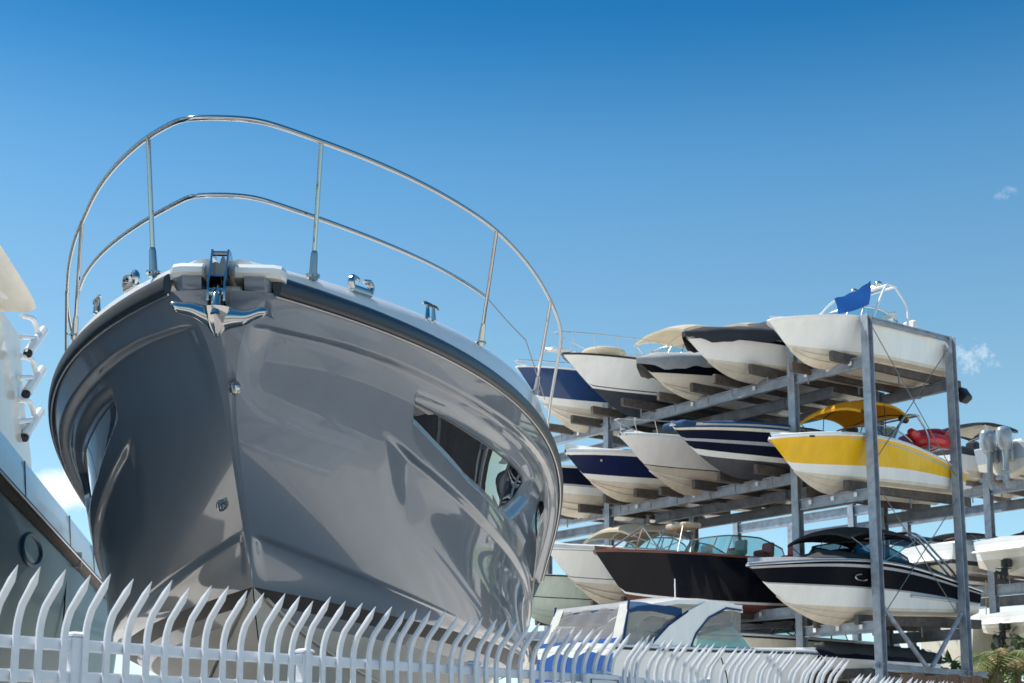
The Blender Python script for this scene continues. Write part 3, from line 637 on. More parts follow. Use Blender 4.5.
# its deck and far side so that it is a whole boat
b = MB(); b.grid([[(-1.5, y, q_rail(y)+.43-.005*y), (-3.2, y, q_rail(y)+.43-.005*y)] for y in np.linspace(-5.2, 7.6, 12)], flip=True); b.build('deck', M['cream'], qb)
for y in (-2.5, 1.5, 5.2):
    b = MB(); b.box((-1.8, y, (EYE-.3)/2), (1.0, .5, EYE-.3), bev=.01); b.build('keel_block', M['bunk_light'], qb)

# ------------------------------------------------------------------ the dry stack racks
P0 = Vector((9.822, 36.43, 0)); D1 = Vector((-.634,.773,0)); D2 = Vector((.773,.634,0)); RANG = math.atan2(D1.y, D1.x)
def rp(s, t, z, P=P0): p = P+D1*s+D2*t; return Vector((p.x, p.y, z))
RMAT = Matrix.Rotation(math.atan2(D1.y, D1.x), 3, 'Z')     # local x along the front of the rack
def ibeam(b, a, c, w, h, tf=.03):
    """steel I section from a to c (a, c on its centre line)"""
    a, c = Vector(a), Vector(c); t = (c-a); Ln = t.length; t.normalize(); up = Vector((0,0,1)) if abs(t.z) < .9 else D2.copy()
    x = t.cross(up).normalized(); z = x.cross(t).normalized(); rot = Matrix((t, x, z)).transposed(); m = (a+c)/2
    b.box(m+z*(h/2-tf/2), (Ln, w, tf), rot=rot); b.box(m-z*(h/2-tf/2), (Ln, w, tf), rot=rot); b.box(m, (Ln-.002, .022, h-2*tf), rot=rot)
def post(b, p, z0, z1, w=.235):
    """H section column"""
    rot = RMAT; zc = (z0+z1)/2; h = z1-z0; e = w/2-.012
    b.box((p.x+D2.x*-e, p.y+D2.y*-e, zc), (w, .024, h), rot=rot); b.box((p.x+D2.x*e, p.y+D2.y*e, zc), (w, .024, h), rot=rot); b.box((p.x, p.y, zc), (.02, w-.05, h-.002), rot=rot)
rack = thing('boat_rack', 'tall galvanised steel dry stack rack holding three tiers of boats', 'boat rack', tuple(P0))
def rb(b, name, m, par=rack, P=P0): 
    o = b.build(name, m, None, smooth=False); o.parent = par; o.matrix_parent_inverse = Matrix.Translation(-Vector(P)); return o
BAYS = [0, 2.615, 10.43, 18.2, 26.0]; TR = 4.06
Z3 = 10.4+EYE; ZL = {0: (3.07+EYE, 6.69+EYE, Z3), 1: (3.65+EYE, 7.5+EYE, Z3)}
tops = [13.29, 13.07, 12.80, 12.7, 12.6]
for i, s in enumerate(BAYS):
    for t, tp in ((0, tops[i]), (TR, 13.42 if i == 0 else 12.25)):
        b = MB(); p = rp(s, t, 0); post(b, p, 0, tp); b.box((p.x, p.y, .02), (.5, .5, .04), rot=RMAT); rb(b, 'post', M['galv'])
for i in range(len(BAYS)-1):
    s0, s1 = BAYS[i]+.14, BAYS[i+1]-.14
    for z in ZL[0 if i == 0 else 1]:
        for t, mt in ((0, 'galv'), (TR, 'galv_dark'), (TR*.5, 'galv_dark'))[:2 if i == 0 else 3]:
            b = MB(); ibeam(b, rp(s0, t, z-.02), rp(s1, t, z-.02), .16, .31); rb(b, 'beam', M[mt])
        b = MB()
        for k in range(3):
            q = lerp(s0, s1, (k+.5)/3); b.box(rp(q, -.1, z+.0), (.10, .012, .12), rot=RMAT)
        rb(b, 'beam_clip', M['white_tube'])
for i, s in list(enumerate(BAYS))[2:]:       # ties running back from each front post
    for z in (ZL[0] if i == 0 else ZL[1]):
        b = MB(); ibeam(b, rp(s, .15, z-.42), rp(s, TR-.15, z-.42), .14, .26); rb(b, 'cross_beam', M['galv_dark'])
b = MB(); ibeam(b, rp(0, .1, 13.20), rp(0, TR-.1, 13.36), .10, .14); rb(b, 'end_tie', M['galv'])
b = MB(); ibeam(b, rp(0, -.3, 3.60), rp(0, TR+1.0, 3.50), .12, .16); rb(b, 'end_tie', M['galv'])
for t0, t1 in ((.15, 2.1), (TR-.15, 2.3)):
    b = MB(); b.tube([rp(0, t0, ZL[0][0]+.55), rp(0, t1, 3.62)], .065, 6); rb(b, 'end_brace', M['galv'])
for za, zb_ in ((13.1, 9.2), (8.55, 4.9)):
    for t0, t1 in ((.1, TR-.1), (TR-.1, .1)):
        b = MB(); b.tube([rp(-.03, t0, za), rp(-.03, t1, zb_)], .014, 5); rb(b, 'brace_cable', M['cable'])
b = MB(); b.tube([rp(2.7, .1, 12.0), rp(5.6, 3.9, 9.4)], .014, 5); rb(b, 'brace_cable', M['cable'])
# flood lamp bracketed to the rear corner post
b = MB(); p = rp(0, TR, 11.75)+D2*.14
b.tube([p, p+D2*.28+Vector((0,0,.02))], .03, 6); b.box(p+D2*.42+Vector((0,0,-.0)), (.30, .36, .42), rot=RMAT @ Euler((.0, .55, 0)).to_matrix(), bev=.04); rb(b, 'flood_lamp', M['black_plastic'])
# second rack behind, its boats stored stern out
P2 = Vector((19.9, 56.1, 0)); rack2 = thing('boat_rack', 'further galvanised boat rack at the right edge with boats stored stern out', 'boat rack', tuple(P2))
B2 = [6.9, 0, -7.2]; Z2 = (3.44+EYE, 6.16+EYE, 10.4+EYE)
for s in B2+[13.8]:
    for t in (0, 4.2):
        b = MB(); post(b, rp(s, t, 0, P2), 0, Z2[2]+.75, .30); rb(b, 'post', M['galv'], rack2, P2)
for s0, s1 in ((13.7, 7.05), (6.75, .15), (-.15, -7.05)):
    for z in Z2:
        for t in (0, 4.2):
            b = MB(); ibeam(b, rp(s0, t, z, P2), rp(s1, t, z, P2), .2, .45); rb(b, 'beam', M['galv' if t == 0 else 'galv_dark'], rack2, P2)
for z in (2.2+EYE,):
    b = MB(); ibeam(b, rp(13.7, -.1, z, P2), rp(-7, -.1, z, P2), .2, .4); rb(b, 'beam', M['galv'], rack2, P2)
b = MB(); b.tube([rp(.15, -.3, 8.2, P2), rp(.25, -.3, 6.0, P2), rp(.2, -.3, 3.0, P2)], .02, 6); rb(b, 'hanging_rope', M['rope'], rack2, P2)

# ------------------------------------------------------------------ boats: shapes
class Boat:
    """local axes: x towards the bow, y to port, z up from the keel"""
    def __init__(s, L, B, Hb, Hs, name, label, cat, loc, ang, pitch, group=None, full=.36, rake=2.3, fore=.62, dip=0., chine=.42, roll=0., cb=.5):
        s.L, s.B, s.Hb, s.Hs, s.full, s.rake, s.fore, s.dip, s.ch, s.cb = L, B, Hb, Hs, full, rake, fore, dip, chine, cb
        s.o = thing(name, label, cat, loc, (roll, pitch, ang), group)
    def zs(s, t): return s.Hs+(s.Hb-s.Hs)*t**1.6-s.dip*math.sin(math.pi*t)
    def bs(s, t): return s.B/2*((.93+.07*min(1, t/.4)) if t < .4 else 1)*(1-max(0, (t-s.full)/(1-s.full))**2.4)**.78+.035
    def zk(s, t): return (s.Hb)*max(0, (t-s.fore)/(1-s.fore))**s.rake
    def zcl(s, t): return lerp(s.ch*.62*(s.Hs+s.Hb)/2, s.cb*s.Hb, max(0, t-.35)/.65*max(0, t-.35)/.65)
    def tstar(s):
        if not hasattr(s, '_ts'):
            a, b = .5, 1.
            for _ in range(40):
                m = (a+b)/2
                if s.zk(m) < s.zcl(m): a = m
                else: b = m
            s._ts = a
        return s._ts
    def sec(s, t, w):
        """w: 0 keel .. 1 chine .. 2 sheer"""
        zk, zs = s.zk(t), s.zs(t); ts = s.tstar(); f = max(0, (t-.45)/.55)
        if t < ts: zc = s.zcl(t); bc = s.bs(t)*.87*(1-(max(0, t-.35)/(ts-.35))**2.3)
        else: zc = zk; bc = 0.
        if w <= 1: return (bc*w, zk+(zc-zk)*w**1.08)
        z = max(lerp(s.zcl(t), zs, w-1), zc) if w < 2 else zs
        v = min(1, max(0, (z-zc)/max(zs-zc, 1e-4))); return (bc+(s.bs(t)-bc)*(v**(.92+.18*f)), z)
    def X(s, t): return -s.L/2+s.L*t
    def hull(s, bands, bottom):
        """bands: list of (v at the stern, v at the bow, material key) going up to (1, 1); bottom: material below the chine"""
        ts = list(np.linspace(0, .6, 12))+list(.6+.4*(1-(1-np.linspace(0, 1, 19)[1:])**1.5))
        mats = [M[bottom]]+[M[k] for _, _, k in bands]; b = MB(); prev = (0., 0.)
        ws = [(0, 0, 0), (.33, .33, 0), (.66, .66, 0), (1, 1, 0)]; seq = []
        for bi, (va, vb, k) in enumerate(bands):
            n = max(1, int(math.ceil((max(va, vb)-min(prev))*6)))
            for j in range(1, n+1): ws.append((1+lerp(prev[0], va, j/n), 1+lerp(prev[1], vb, j/n), bi+1))
            prev = (va, vb)
        ml = [w[2] for w in ws[1:]]
        for sg in (1, -1):
            rows = []
            for t in ts:
                r = []
                for wa, wb_, _ in ws:
                    y, z = s.sec(t, lerp(wa, wb_, t)); r.append((s.X(t), sg*y, z))
                rows.append(r)
            b.grid(rows, mats=ml, flip=(sg < 0))
            tr = [(s.X(0), sg*s.sec(0, wa)[0], s.sec(0, wa)[1]) for wa, _, _ in ws]
            for j in range(len(tr)-1):
                b.add([tr[j], tr[j+1], (s.X(0), 0, tr[j+1][2]), (s.X(0), 0, tr[j][2])], [(0,1,2,3) if sg < 0 else (3,2,1,0)], ml[j])
        b.build('hull', mats, s.o, angle=38); return s
    def strakes(s, m='stain', ws=(.45, .78)):
        for sg in (1, -1):
            for w in ws:
                b = MB(); b.tube([(s.X(t), sg*(s.sec(t, w)[0]+.008), s.sec(t, w)[1]-.012) for t in np.linspace(.04, .88, 26)], .018, 5); b.build('spray_rail', M[m], s.o)
    def deck(s, m='white', rise=.05, crown=.08, lip=.06):
        b = MB(); rows = []
        for t in np.concatenate([np.linspace(0, .7, 15), np.linspace(.7, 1, 14)[1:]]):
            y = s.bs(t); z = s.zs(t); k = max(.0, 1-max(0, t-.92)/.08*.6)
            h = [(y, z+.005), (y+.0, z+rise*.7), (max(y-lip*k, .0), z+rise), (max(y-.3, 0)*1., z+rise+.0), (0, z+rise+crown)]
            rows.append([(s.X(t), a, c) for a, c in h]+[(s.X(t), -a, c) for a, c in reversed(h[:-1])])
        b.grid(rows, flip=False); b.add(rows[0], [tuple(reversed(range(9)))]); b.add(rows[-1], [tuple(range(9))])
        o = b.build('deck', M[m], s.o, angle=40, recalc=True); s.rise = rise; return o
    def rub(s, m='rub_black', r=.028, dz=0., t0=0.):
        P = [(s.X(t), s.bs(t)+.012, s.zs(t)+dz) for t in np.linspace(t0, 1, 34)]
        b = MB(); b.tube(P+[(x, -y, z) for x, y, z in reversed(P)], r, 6); return b.build('rub_rail', M[m], s.o)
    def top(s, x): t = (x+s.L/2)/s.L; return s.zs(min(max(t, 0), 1))+.06
    def width(s, x): t = (x+s.L/2)/s.L; return s.bs(min(max(t, 0), 1))
    def screen(s, xf, xa, h, inset=.22, rake=.55, glass='glass', fr='chrome_dull', name='windscreen', post=True, lean=.12, dz=0.):
        """wrap round windscreen: front at xf, sides running back to xa"""
        pts = []; w0 = s.width(xa)-inset; n = 9
        w1 = min(s.width(xf)-inset, w0*.72)
        side = [(lerp(xa, xf-.35, k/6), lerp(w0, w1+.08, (k/6)**1.5)) for k in range(7)]
        front = [(xf-.35+.35*math.sin(math.pi/2*k/5), (w1+.08)*math.cos(math.pi/2*k/5)) for k in range(1, 6)]
        base = side+front; base = base+[(x, -y) for x, y in reversed(base[:-1])]
        bot = [(x, y, s.top(x)+.02+dz) for x, y in base]
        topp = []
        for x, y in base:
            f = min(1, max(0, (x-xa)/(xf-xa))); hh = h*(.55+.45*min(1, f*2.2)); topp.append((x-rake*hh/h*f**.5*h/.45*.6-.05, y*(1-lean), s.top(x)+.02+hh+dz))
        b = MB(); b.grid([bot, topp]); g = b.build(name, M[glass], s.o, angle=60)
        b = MB(); b.tube(topp, .022, 6); b.tube(bot, .020, 6)
        if post:
            for k in (0, 6, 9, len(base)-10, len(base)-7, len(base)-1): b.tube([bot[k], topp[k]], .018, 6)
        b.build('windscreen_frame', M[fr], g); return g
    def bimini(s, xf, xa, z, w, m='canvas_black', arch=.16, sag=.10, legs=True, fr='chrome_dull', name='bimini_top', th=.03, droop=.14, foot=None):
        rows = []; n = 12; k_ = 15
        for side_ in (0, 1):
            pass
        def P(u, v, dz=0):
            x = lerp(xa, xf, u); y = w*math.sin((v-.5)*math.pi*.92)/math.sin(.46*math.pi); e = abs(2*u-1)
            zz = z-arch*(abs(y)/w)**2.4-droop*e**3-sag*.12*math.sin(u*math.pi*3)**2*(1-abs(y)/w)
            return (x, y, zz+dz)
        b = MB(); T = [[P(u, v) for v in np.linspace(0, 1, k_)] for u in np.linspace(0, 1, n)]; Bq = [[P(u, v, -th) for v in np.linspace(0, 1, k_)] for u in np.linspace(0, 1, n)]
        b.grid(T); b.grid(Bq, flip=True)
        ed = [T[i][0] for i in range(n)]+T[-1][1:]+[T[i][-1] for i in reversed(range(n-1))]+list(reversed(T[0][1:-1]))
        ed2 = [(x, y, q-th-.045) for x, y, q in ed]; b.grid([ed, ed2], close_v=True)
        o = b.build(name, M[m], s.o, angle=50)
        if legs:
            for u, dx in ((.03, .45), (.5, .0), (.97, -.55)):
                b = MB(); q = [P(u, v, -th-.015) for v in np.linspace(0, 1, 13)]; fx = lerp(xa, xf, .5)+(dx*.6 if foot is None else foot); f0 = (fx, s.width(fx)-.10, s.top(fx))
                b.tube([(f0[0], -f0[1], f0[2])]+q+[f0], .014, 6); b.build('top_frame', M[fr], o)
        return o
    def cover(s, t0, t1, m, hgt, drop=.12, hump=(), nm='boat_cover', over=.03):
        """fitted canvas stretched over the boat, hump: (t, extra height, spread)"""
        b = MB(); rows = []; ts = np.linspace(t0, t1, 40)
        rr = random.Random(3)
        for t in ts:
            y = s.bs(t)+over; z = s.zs(t); h = hgt*min(1, (t1-t)/.10+.15)*min(1, (t-t0)/.06+.3)
            for ht, he, sp in hump: h += he*math.exp(-((t-ht)/sp)**2)
            dr = drop*(1+.10*math.sin(t*37)+.06*math.sin(t*83))*min(1, (t1-t)/.10+.25)
            half = [(y, z-dr), (y+.012, z-dr*.4), (y, z+.03), (y*.86, z+.05+h*.30+.02*math.sin(t*45)), (y*.62, z+.05+h*.68+.025*math.sin(t*33+1)), (y*.3, z+.05+h*.93), (0, z+.05+h)]
            x = s.X(t)+(.04 if t > .999 else 0); rows.append([(x, a, c) for a, c in half]+[(x, -a, c) for a, c in reversed(half[:-1])])
        b.grid(rows); b.add(rows[-1], [tuple(range(13))]); b.add(rows[0], [tuple(reversed(range(13)))]); return b.build(nm, M[m], s.o, angle=60)
    def rail(s, t0, t1, h, m='chrome_dull', inb=.10, pul=.15, r=.014, n=6, nm='bow_rail', h0=None):
        P = []
        for t in np.linspace(t0, t1, 22):
            f = (t-t0)/(t1-t0); P.append(Vector((s.X(t)+pul*f**3, max(s.bs(t)-inb, .10), s.zs(t)+.06+h*min(1, f*5+(.0 if h0 is None else h0)))))
        path = P+[Vector((p.x, -p.y, p.z)) for p in reversed(P)]
        b = MB(); b.tube(path, r, 6); o = b.build(nm, M[m], s.o)
        for sg in (1, -1):
            for k in range(1, n):
                i = int(3+18*k/(n-.5)); p = P[min(i, 21)]; b = MB(); b.tube([(p.x-.10, sg*p.y*1.02, p.z-h-.02), (p.x, sg*p.y, p.z)], r*.9, 5); b.build('stanchion', M[m], o)
        return o
    def seats(s, xs, m='upholstery', w=.45, h=.45):
        for x in xs:
            for sg in (1, -1):
                b = MB(); z = s.top(x); b.box((x, sg*s.width(x)*.45, z+h*.35), (.42, w, .18), bev=.05); b.box((x-.22, sg*s.width(x)*.45, z+h*.75), (.14, w, h), rot=Euler((0, -.15, 0)).to_matrix(), bev=.05); b.build('seat', M[m], s.o)
    def tower(s, xf, xa, h, m='white_tube', r=.035, lean=.35, inset=.10):
        b = MB(); T = []
        for sg in (1, -1):
            y0 = s.width(xf)-inset; y1 = s.width(xa)-inset; zt = s.top(xa)+h; xt = (xf*.35+xa*.65)-lean
            b.tube(smooth_path([(xf, sg*y0, s.top(xf)-.02), (lerp(xf, xt, .45), sg*y0*.96, s.top(xf)+h*.55), (xt+.12, sg*y0*.84, zt-.05), (xt-.22, sg*y0*.80, zt), (xt-.42, sg*y0*.80, zt-.02)], 5), r, 8)
            b.tube(smooth_path([(xa, sg*y1, s.top(xa)-.02), (xa-.12, sg*y1*.95, s.top(xa)+h*.5), (xt-.36, sg*y0*.80, zt-.02)], 5), r, 8); T.append((xt, sg*y0*.80, zt))
        for dx in (-.02, -.40): b.tube([(T[0][0]+dx, T[0][1], T[0][2]), (T[1][0]+dx, T[1][1], T[1][2])], r, 8)
        o = b.build('wake_tower', M[m], s.o, angle=60); return o, T
    def outboards(s, n=1, m='grey_plastic', x=None, sp=.75, sc=1.):
        for k in range(n):
            y = (k-(n-1)/2)*sp; x0 = -s.L/2-.32*sc; z = s.zs(0)*.62; b = MB(); rows = []
            for z_, a, c, dx in ((.78, .10, .08, -.02), (.74, .22, .15, -.02), (.62, .28, .19, -.01), (.40, .27, .19, 0), (.20, .22, .16, .02), (.12, .15, .12, .03)):
                rows.append([(x0+dx+a*sc*math.cos(q), y+c*sc*math.sin(q), z+z_*sc) for q in np.linspace(0, 2*math.pi, 15)[:-1]])
            b.grid(rows, close_v=True, flip=True); b.add(rows[0], [tuple(range(14))]); ob = b.build('outboard_motor', M[m], s.o, angle=50, recalc=True)
            b = MB(); rows = []
            for z_, a, c, dx in ((.14, .15, .10, .03), (-.1, .12, .07, .02), (-.42, .13, .055, .0), (-.46, .26, .07, -.05), (-.50, .14, .05, -.02), (-.64, .15, .07, -.03), (-.72, .10, .05, -.02), (-.92, .05, .012, .02)):
                rows.append([(x0+dx+a*sc*math.cos(q), y+c*sc*math.sin(q), z+z_*sc) for q in np.linspace(0, 2*math.pi, 13)[:-1]])
            b.grid(rows, close_v=True, flip=True); b.add(rows[-1], [tuple(range(12))])
            for j in range(3):
                a = j*2.094; b.box((x0-.22*sc, y+.11*sc*math.cos(a), z-.66*sc+.11*sc*math.sin(a)), (.03, .16*sc, .09*sc), rot=Euler((a, .0, .5)).to_matrix())
            b.box((x0+.22*sc, y, z+.05), (.18*sc, .24*sc, .36*sc), bev=.02); b.build('motor_leg', M['grey_plastic' if m == 'grey_plastic' else 'black_plastic'], ob, angle=50)
    def sterndrive(s, y=0., m='black_plastic'):
        x0 = -s.L/2; z = .32; b = MB(); b.box((x0-.18, y, z+.12), (.36, .30, .34), bev=.06); b.box((x0-.42, y, z-.05), (.34, .16, .62), bev=.06); b.box((x0-.50, y, z-.12), (.62, .36, .03), bev=.01); b.ball((x0-.46, y, z-.34), (.30, .09, .09)); b.box((x0-.40, y, z-.5), (.22, .03, .26), bev=.01)
        for j in range(3):
            a = j*2.094+.4; b.box((x0-.72, y+.14*math.cos(a), z-.34+.14*math.sin(a)), (.04, .2, .11), rot=Euler((a, 0, .5)).to_matrix())
        b.build('stern_drive', M[m], s.o, angle=40)
    def platform(s, m='white', d=.55, z=.45):
        b = MB(); b.box((-s.L/2-d/2, 0, z), (d, s.B*.8, .07), bev=.03); b.build('swim_platform', M[m], s.o)
BANG = math.atan2(-D2.y, -D2.x)
def in_rack(s, tb, z, L, B, Hb, Hs, name, label, cat='boat', pitch=3., P=P0, out=False, **k):
    """boat in slot s with its bow (or stern if out) standing tb ahead of the rack front, keel at height z"""
    c = rp(s, tb+L/2*math.cos(R(pitch)), z, P)
    return Boat(L, B, Hb, Hs, name, label, cat, tuple(c), BANG+(math.pi if out else 0), R(pitch), **k)
def bunks(s, z, t0=-1.35, t1=5.0, pitch=3., P=P0, par=None, off=.70, m='bunk', tilt=1):
    for sg in (1, -1):
        b = MB(); a = rp(s+sg*off, t0, z+.12-.04*tilt, P); c = rp(s+sg*off, t1, z+.12+.30*tilt*.5, P); t = (c-a).normalized(); x = t.cross(Vector((0,0,1))).normalized(); n_ = x.cross(t)
        b.box((a+c)/2, ((c-a).length, .14, .27), rot=Matrix((t, x, n_)).transposed(), bev=.015); rb(b, 'bunk', M[m], par or rack, P)
        for f in (.12, .5): b = MB(); q = a.lerp(c, f); b.tube([q-n_*.10, q-n_*.42], .025, 5); rb(b, 'bunk_bracket', M['galv_dark'], par or rack, P)

# ------------------------------------------------------------------ top tier
UPZ = 10.55+EYE; GT, GM, GL = 'boats on the top tier', 'boats on the middle tier', 'boats on the lower tier'
a = in_rack(1.3, -2.5, UPZ-.12, 7.1, 2.4, 1.10, .95, 'bowrider_boat', 'white open boat with a blue canvas panel, topmost at the near corner of the rack', group=GT, dip=-.32, fore=.74, rake=1.9)
a.hull([(.12,.04,'stain'), (1,1,'white')], 'stain').strakes('stain'); a.deck('white'); a.rub('white', .035); a.screen(.9, -1.0, .42)
tw, T = a.tower(.35, -1.25, 1.28, lean=.10); a.seats((-1.0, -2.0))
b = MB(); g = []
for sg in (1,):
    b.grid([[(lerp(1.55, -.10, u)+.25*(1-k)*(u-.3), sg*(lerp(.72, .80, u)+.03*math.sin(6*u+4*k)), a.top(.2)+lerp(lerp(.02, .50, u)-.04*math.sin(u*3.1), lerp(.46, 1.24, u)-.07*math.sin(u*3.1)+.02*math.sin(u*19), k)) for k in np.linspace(0, 1, 6)] for u in np.linspace(0, 1, 12)])
b.build('canvas_panel', M['canvas_blue'], a.o, angle=60)
b = MB(); b.ball((-1.05, .0, a.top(-.7)+1.33), (.14, .55, .08)); b.ball((-.95, .45, a.top(-.7)+1.38), (.13, .11, .10)); b.ball((-.95, -.40, a.top(-.7)+1.38), (.13, .11, .10)); b.ball((-1.2, .1, a.top(-.7)+1.42), (.08, .10, .08)); b.build('tower_speakers', M['chrome_dull'], a.o)
b = MB(); b.tube([(-3.3, y, a.top(-3.3)+.10) for y in (-.8, 0, .8)], .05, 8); b.build('stern_bar', M['canvas_navy'], a.o)

a = in_rack(3.9, -3.1, UPZ, 8.0, 2.45, 1.10, 1.0, 'covered_boat', 'white boat under a charcoal canvas cover with dark flank graphics, second from the near corner', group=GT, dip=-.28, fore=.70, rake=1.9)
a.hull([(.10,.05,'stain'), (.40,.80,'white'), (.60,.84,'blackhull'), (.66,.86,'white'), (1,1,'blackhull')], 'stain').strakes('stain'); a.deck('white')
a.cover(.28, 1.0, 'cover_black', .20, .30, [(.55, .38, .10), (.45, .30, .08)])
b = MB(); rows = []
for x in np.linspace(-.2, -2.6, 14):
    f = (x+.2)/-2.4; h = a.top(x)+.32+.52*math.sin(math.pi*min(1, f*1.15+.05))**.7; rows.append([(x, 1.05*c, h-.22*abs(c)**2+.02*math.sin(x*9+c*5)) for c in np.linspace(-1, 1, 11)])
b.grid(rows); b.grid([[(x, y, z-.16) for x, y, z in r] for r in rows], flip=True); b.build('folded_top', M['canvas_black'], a.o, angle=60)
for sg in (1, -1):
    b = MB(); b.tube([(.2, sg*1.05, a.top(.2)), (-1.0, sg*1.0, a.top(0)+.85), (-2.4, sg*1.0, a.top(-2))], .03, 6); b.build('top_frame', M['white_tube'], a.o)

a = in_rack(6.4, -2.45, UPZ, 8.0, 2.5, 1.0, .95, 'covered_boat', 'black and white boat with a sagging grey canvas over its bow, top tier', group=GT, dip=-.25, fore=.70, rake=1.9)
a.hull([(.15,.05,'stain'), (.35,.40,'cream'), (1,1,'blackhull')], 'stain').strakes('stain'); a.deck('white')
a.cover(.40, 1.01, 'cover_grey', .22, .34, [(.62, .25, .08)], over=.07); a.screen(.4, -1.4, .5); a.bimini(.2, -2.6, a.top(0)+1.45, 1.1, 'canvas_cream')
b = MB(); b.ball((.9, .2, a.top(.9)+.30), (.8, .7, .22)); b.build('sun_pad', M['upholstery'], a.o)

a = in_rack(8.9, -3.25, UPZ-.05, 10., 2.9, 1.72, 1.40, 'cabin_cruiser', 'white cabin cruiser with a navy bottom and anchor pulpit on the top tier', 'cabin cruiser', group=GT, fore=.72, rake=1.5)
a.hull([(.16,.04,'dark_bottom'), (.22,.10,'white'), (.25,.125,'deepnavy'), (1,1,'white')], 'dark_bottom'); a.deck('white', crown=.12); a.rub('rub_black', .035); a.rail(.62, .99, .62, pul=.35)
b = MB(); rows = []
for x, w_, h in ((3.6, .25, .02), (3.0, .55, .16), (2.0, .8, .32), (1.0, .95, .42), (.2, 1.0, .46)): rows.append([(x, w_, a.top(x)-.02), (x, w_*.85, a.top(x)+h), (x, 0, a.top(x)+h*1.1), (x, -w_*.85, a.top(x)+h), (x, -w_, a.top(x)-.02)])
b.grid(rows, flip=True); b.build('cabin_top', M['white'], a.o, angle=40)
b = MB(); b.box((5.15, 0, 1.80), (.9, .34, .08), bev=.03); b.tube([(5.3, 0, 1.86), (5.62, 0, 1.80)], .05, 8); b.build('bow_pulpit', M['white'], a.o); b = MB(); b.tube([(5.0, 0, 1.88), (5.68, 0, 1.80)], .025, 6); b.tube([(5.66, -.2, 1.72), (5.68, 0, 1.80), (5.66, .2, 1.72)], .035, 6); b.build('anchor', M['chrome_dull'], a.o)
b = MB(); b.ball((3.3, .1, a.top(3.3)+.22), (.85, .6, .20)); b.build('sun_pad', M['canvas_cream'], a.o)
b = MB(); b.box((2.2, 1.335, 1.47), (.42, .03, .09), rot=Euler((0, 0, -.14)).to_matrix(), bev=.01); b.build('portlight', M['glass_dark'], a.o)
a.screen(1.0, -1.5, .50, inset=.4, dz=.38); a.bimini(.7, -2.7, 3.35, 1.15, 'canvas_cream', arch=.22, droop=.28)

a = in_rack(11.5, -2.95, UPZ-.1, 9.2, 2.8, 1.95, 1.65, 'centre_console_boat', 'deep blue sided boat with white bottom, top tier, just behind the yacht rail', group=GT, fore=.72, rake=1.7)
a.hull([(.10,.02,'stain'), (.42,.18,'white'), (1,1,'blue')], 'stain').strakes('white'); a.deck('white'); a.rub('white', .03); a.rail(.6, .985, .16, r=.02, inb=.12); a.seats((-.5,)); a.outboards(2)

# ------------------------------------------------------------------ middle tier
a = in_rack(1.3, -2.6, 6.85+EYE, 7.5, 2.4, 1.38, .80, 'wakeboard_boat', 'bright yellow and white wakeboard boat under a yellow bimini', group=GM, dip=-.46, fore=.68, rake=1.9)
a.hull([(.14,.0,'stain'), (.50,.20,'white'), (.78,.975,'yellow'), (.84,.98,'silver'), (.97,.985,'yellow'), (1,1,'white')], 'stain').strakes('stain'); a.deck('white', rise=.10); a.rub('white', .03)
a.screen(.6, -1.4, .45, glass='glass'); tw, T = a.tower(-.2, -1.9, 1.15, 'chrome_dull', .03, lean=.15); a.bimini(1.15, -1.15, a.top(0)+1.22, 1.05, 'canvas_yellow', arch=.20, droop=.30, legs=True, fr='black_plastic', foot=.1)
for sg in (1, -1):
    b = MB(); b.tube([(-1.02, sg*.88, a.top(-2)+1.02), (-1.26, sg*.88, a.top(-2)+.98)], .10, 12); b.build('tower_speaker', M['black_plastic'], tw)
b = MB(); rows = []
for x in np.linspace(-1.5, -3.6, 12): rows.append([(x, (a.width(x)-.08)*c, a.top(x)+.04+.36*(1-abs(c)**3)*math.sin(math.pi*min(.95, (-1.5-x)/2.2+.25))) for c in np.linspace(-1, 1, 11)])
b.grid(rows); b.build('cockpit_cover', M['cover_black'], a.o, angle=60)
for y in (.85, .35):
    b = MB(); b.tube([(-3.15-.2*y, y+.28, a.top(-3.6)+.12), (-3.15-.2*y, y+.02, a.top(-3.6)+.12)], .17, 14); o_ = b.build('wake_speaker', M['black_plastic'], a.o)
    b = MB(); b.tube([(-3.15-.2*y, y+.30, a.top(-3.6)+.12), (-3.15-.2*y, y+.282, a.top(-3.6)+.12)], [.10, .165], 14); b.build('speaker_grille', M['chrome_dull'], o_)
b = MB(); b.tube([(2.9, .80, 1.38), (3.02, .74, 1.38)], .03, 6); b.build('bow_cleat', M['black_plastic'], a.o); a.seats((-.6,)); a.platform()
ft = Vector(a.o.location); mw = Matrix.Translation(ft) @ Euler((0, R(3.), BANG)).to_matrix().to_4x4()
fl = thing('inflatable_tube', 'red inflatable towing tube lying on the dark cockpit cover of the yellow boat', 'inflatable', tuple(mw @ Vector((-2.85, .30, a.top(-2.8)+.46))), (0, R(8), BANG+.3))
b = MB(); b.tube([(.85*math.cos(q), .72*math.sin(q), .22+.06*math.sin(3*q)) for q in np.linspace(0, 2*math.pi, 25)[:-1]], .20, 10, closed=True); b.ball((0, 0, .16), (.62, .52, .14)); b.build('ring', M['red_vinyl'], fl)
b = MB(); b.tube(smooth_path([(.60, .1, .26), (.95, .1, .36), (1.25, .05, .55)], 5), [.17]*8+[.15, .13, .10], 10); b.tube(smooth_path([(-.2, -.7, .4), (-.45, -.3, .55), (-.5, .3, .55), (-.25, .7, .4)], 4), .13, 8); b.build('back_rest', M['red_vinyl'], fl)
b = MB(); b.tube([(.4, -.3, .41), (0, -.45, .45), (-.4, -.3, .43)], .03, 6); b.tube([(.3, .4, .41), (-.1, .5, .45)], .03, 6); b.build('handle', M['canvas_yellow'], fl)

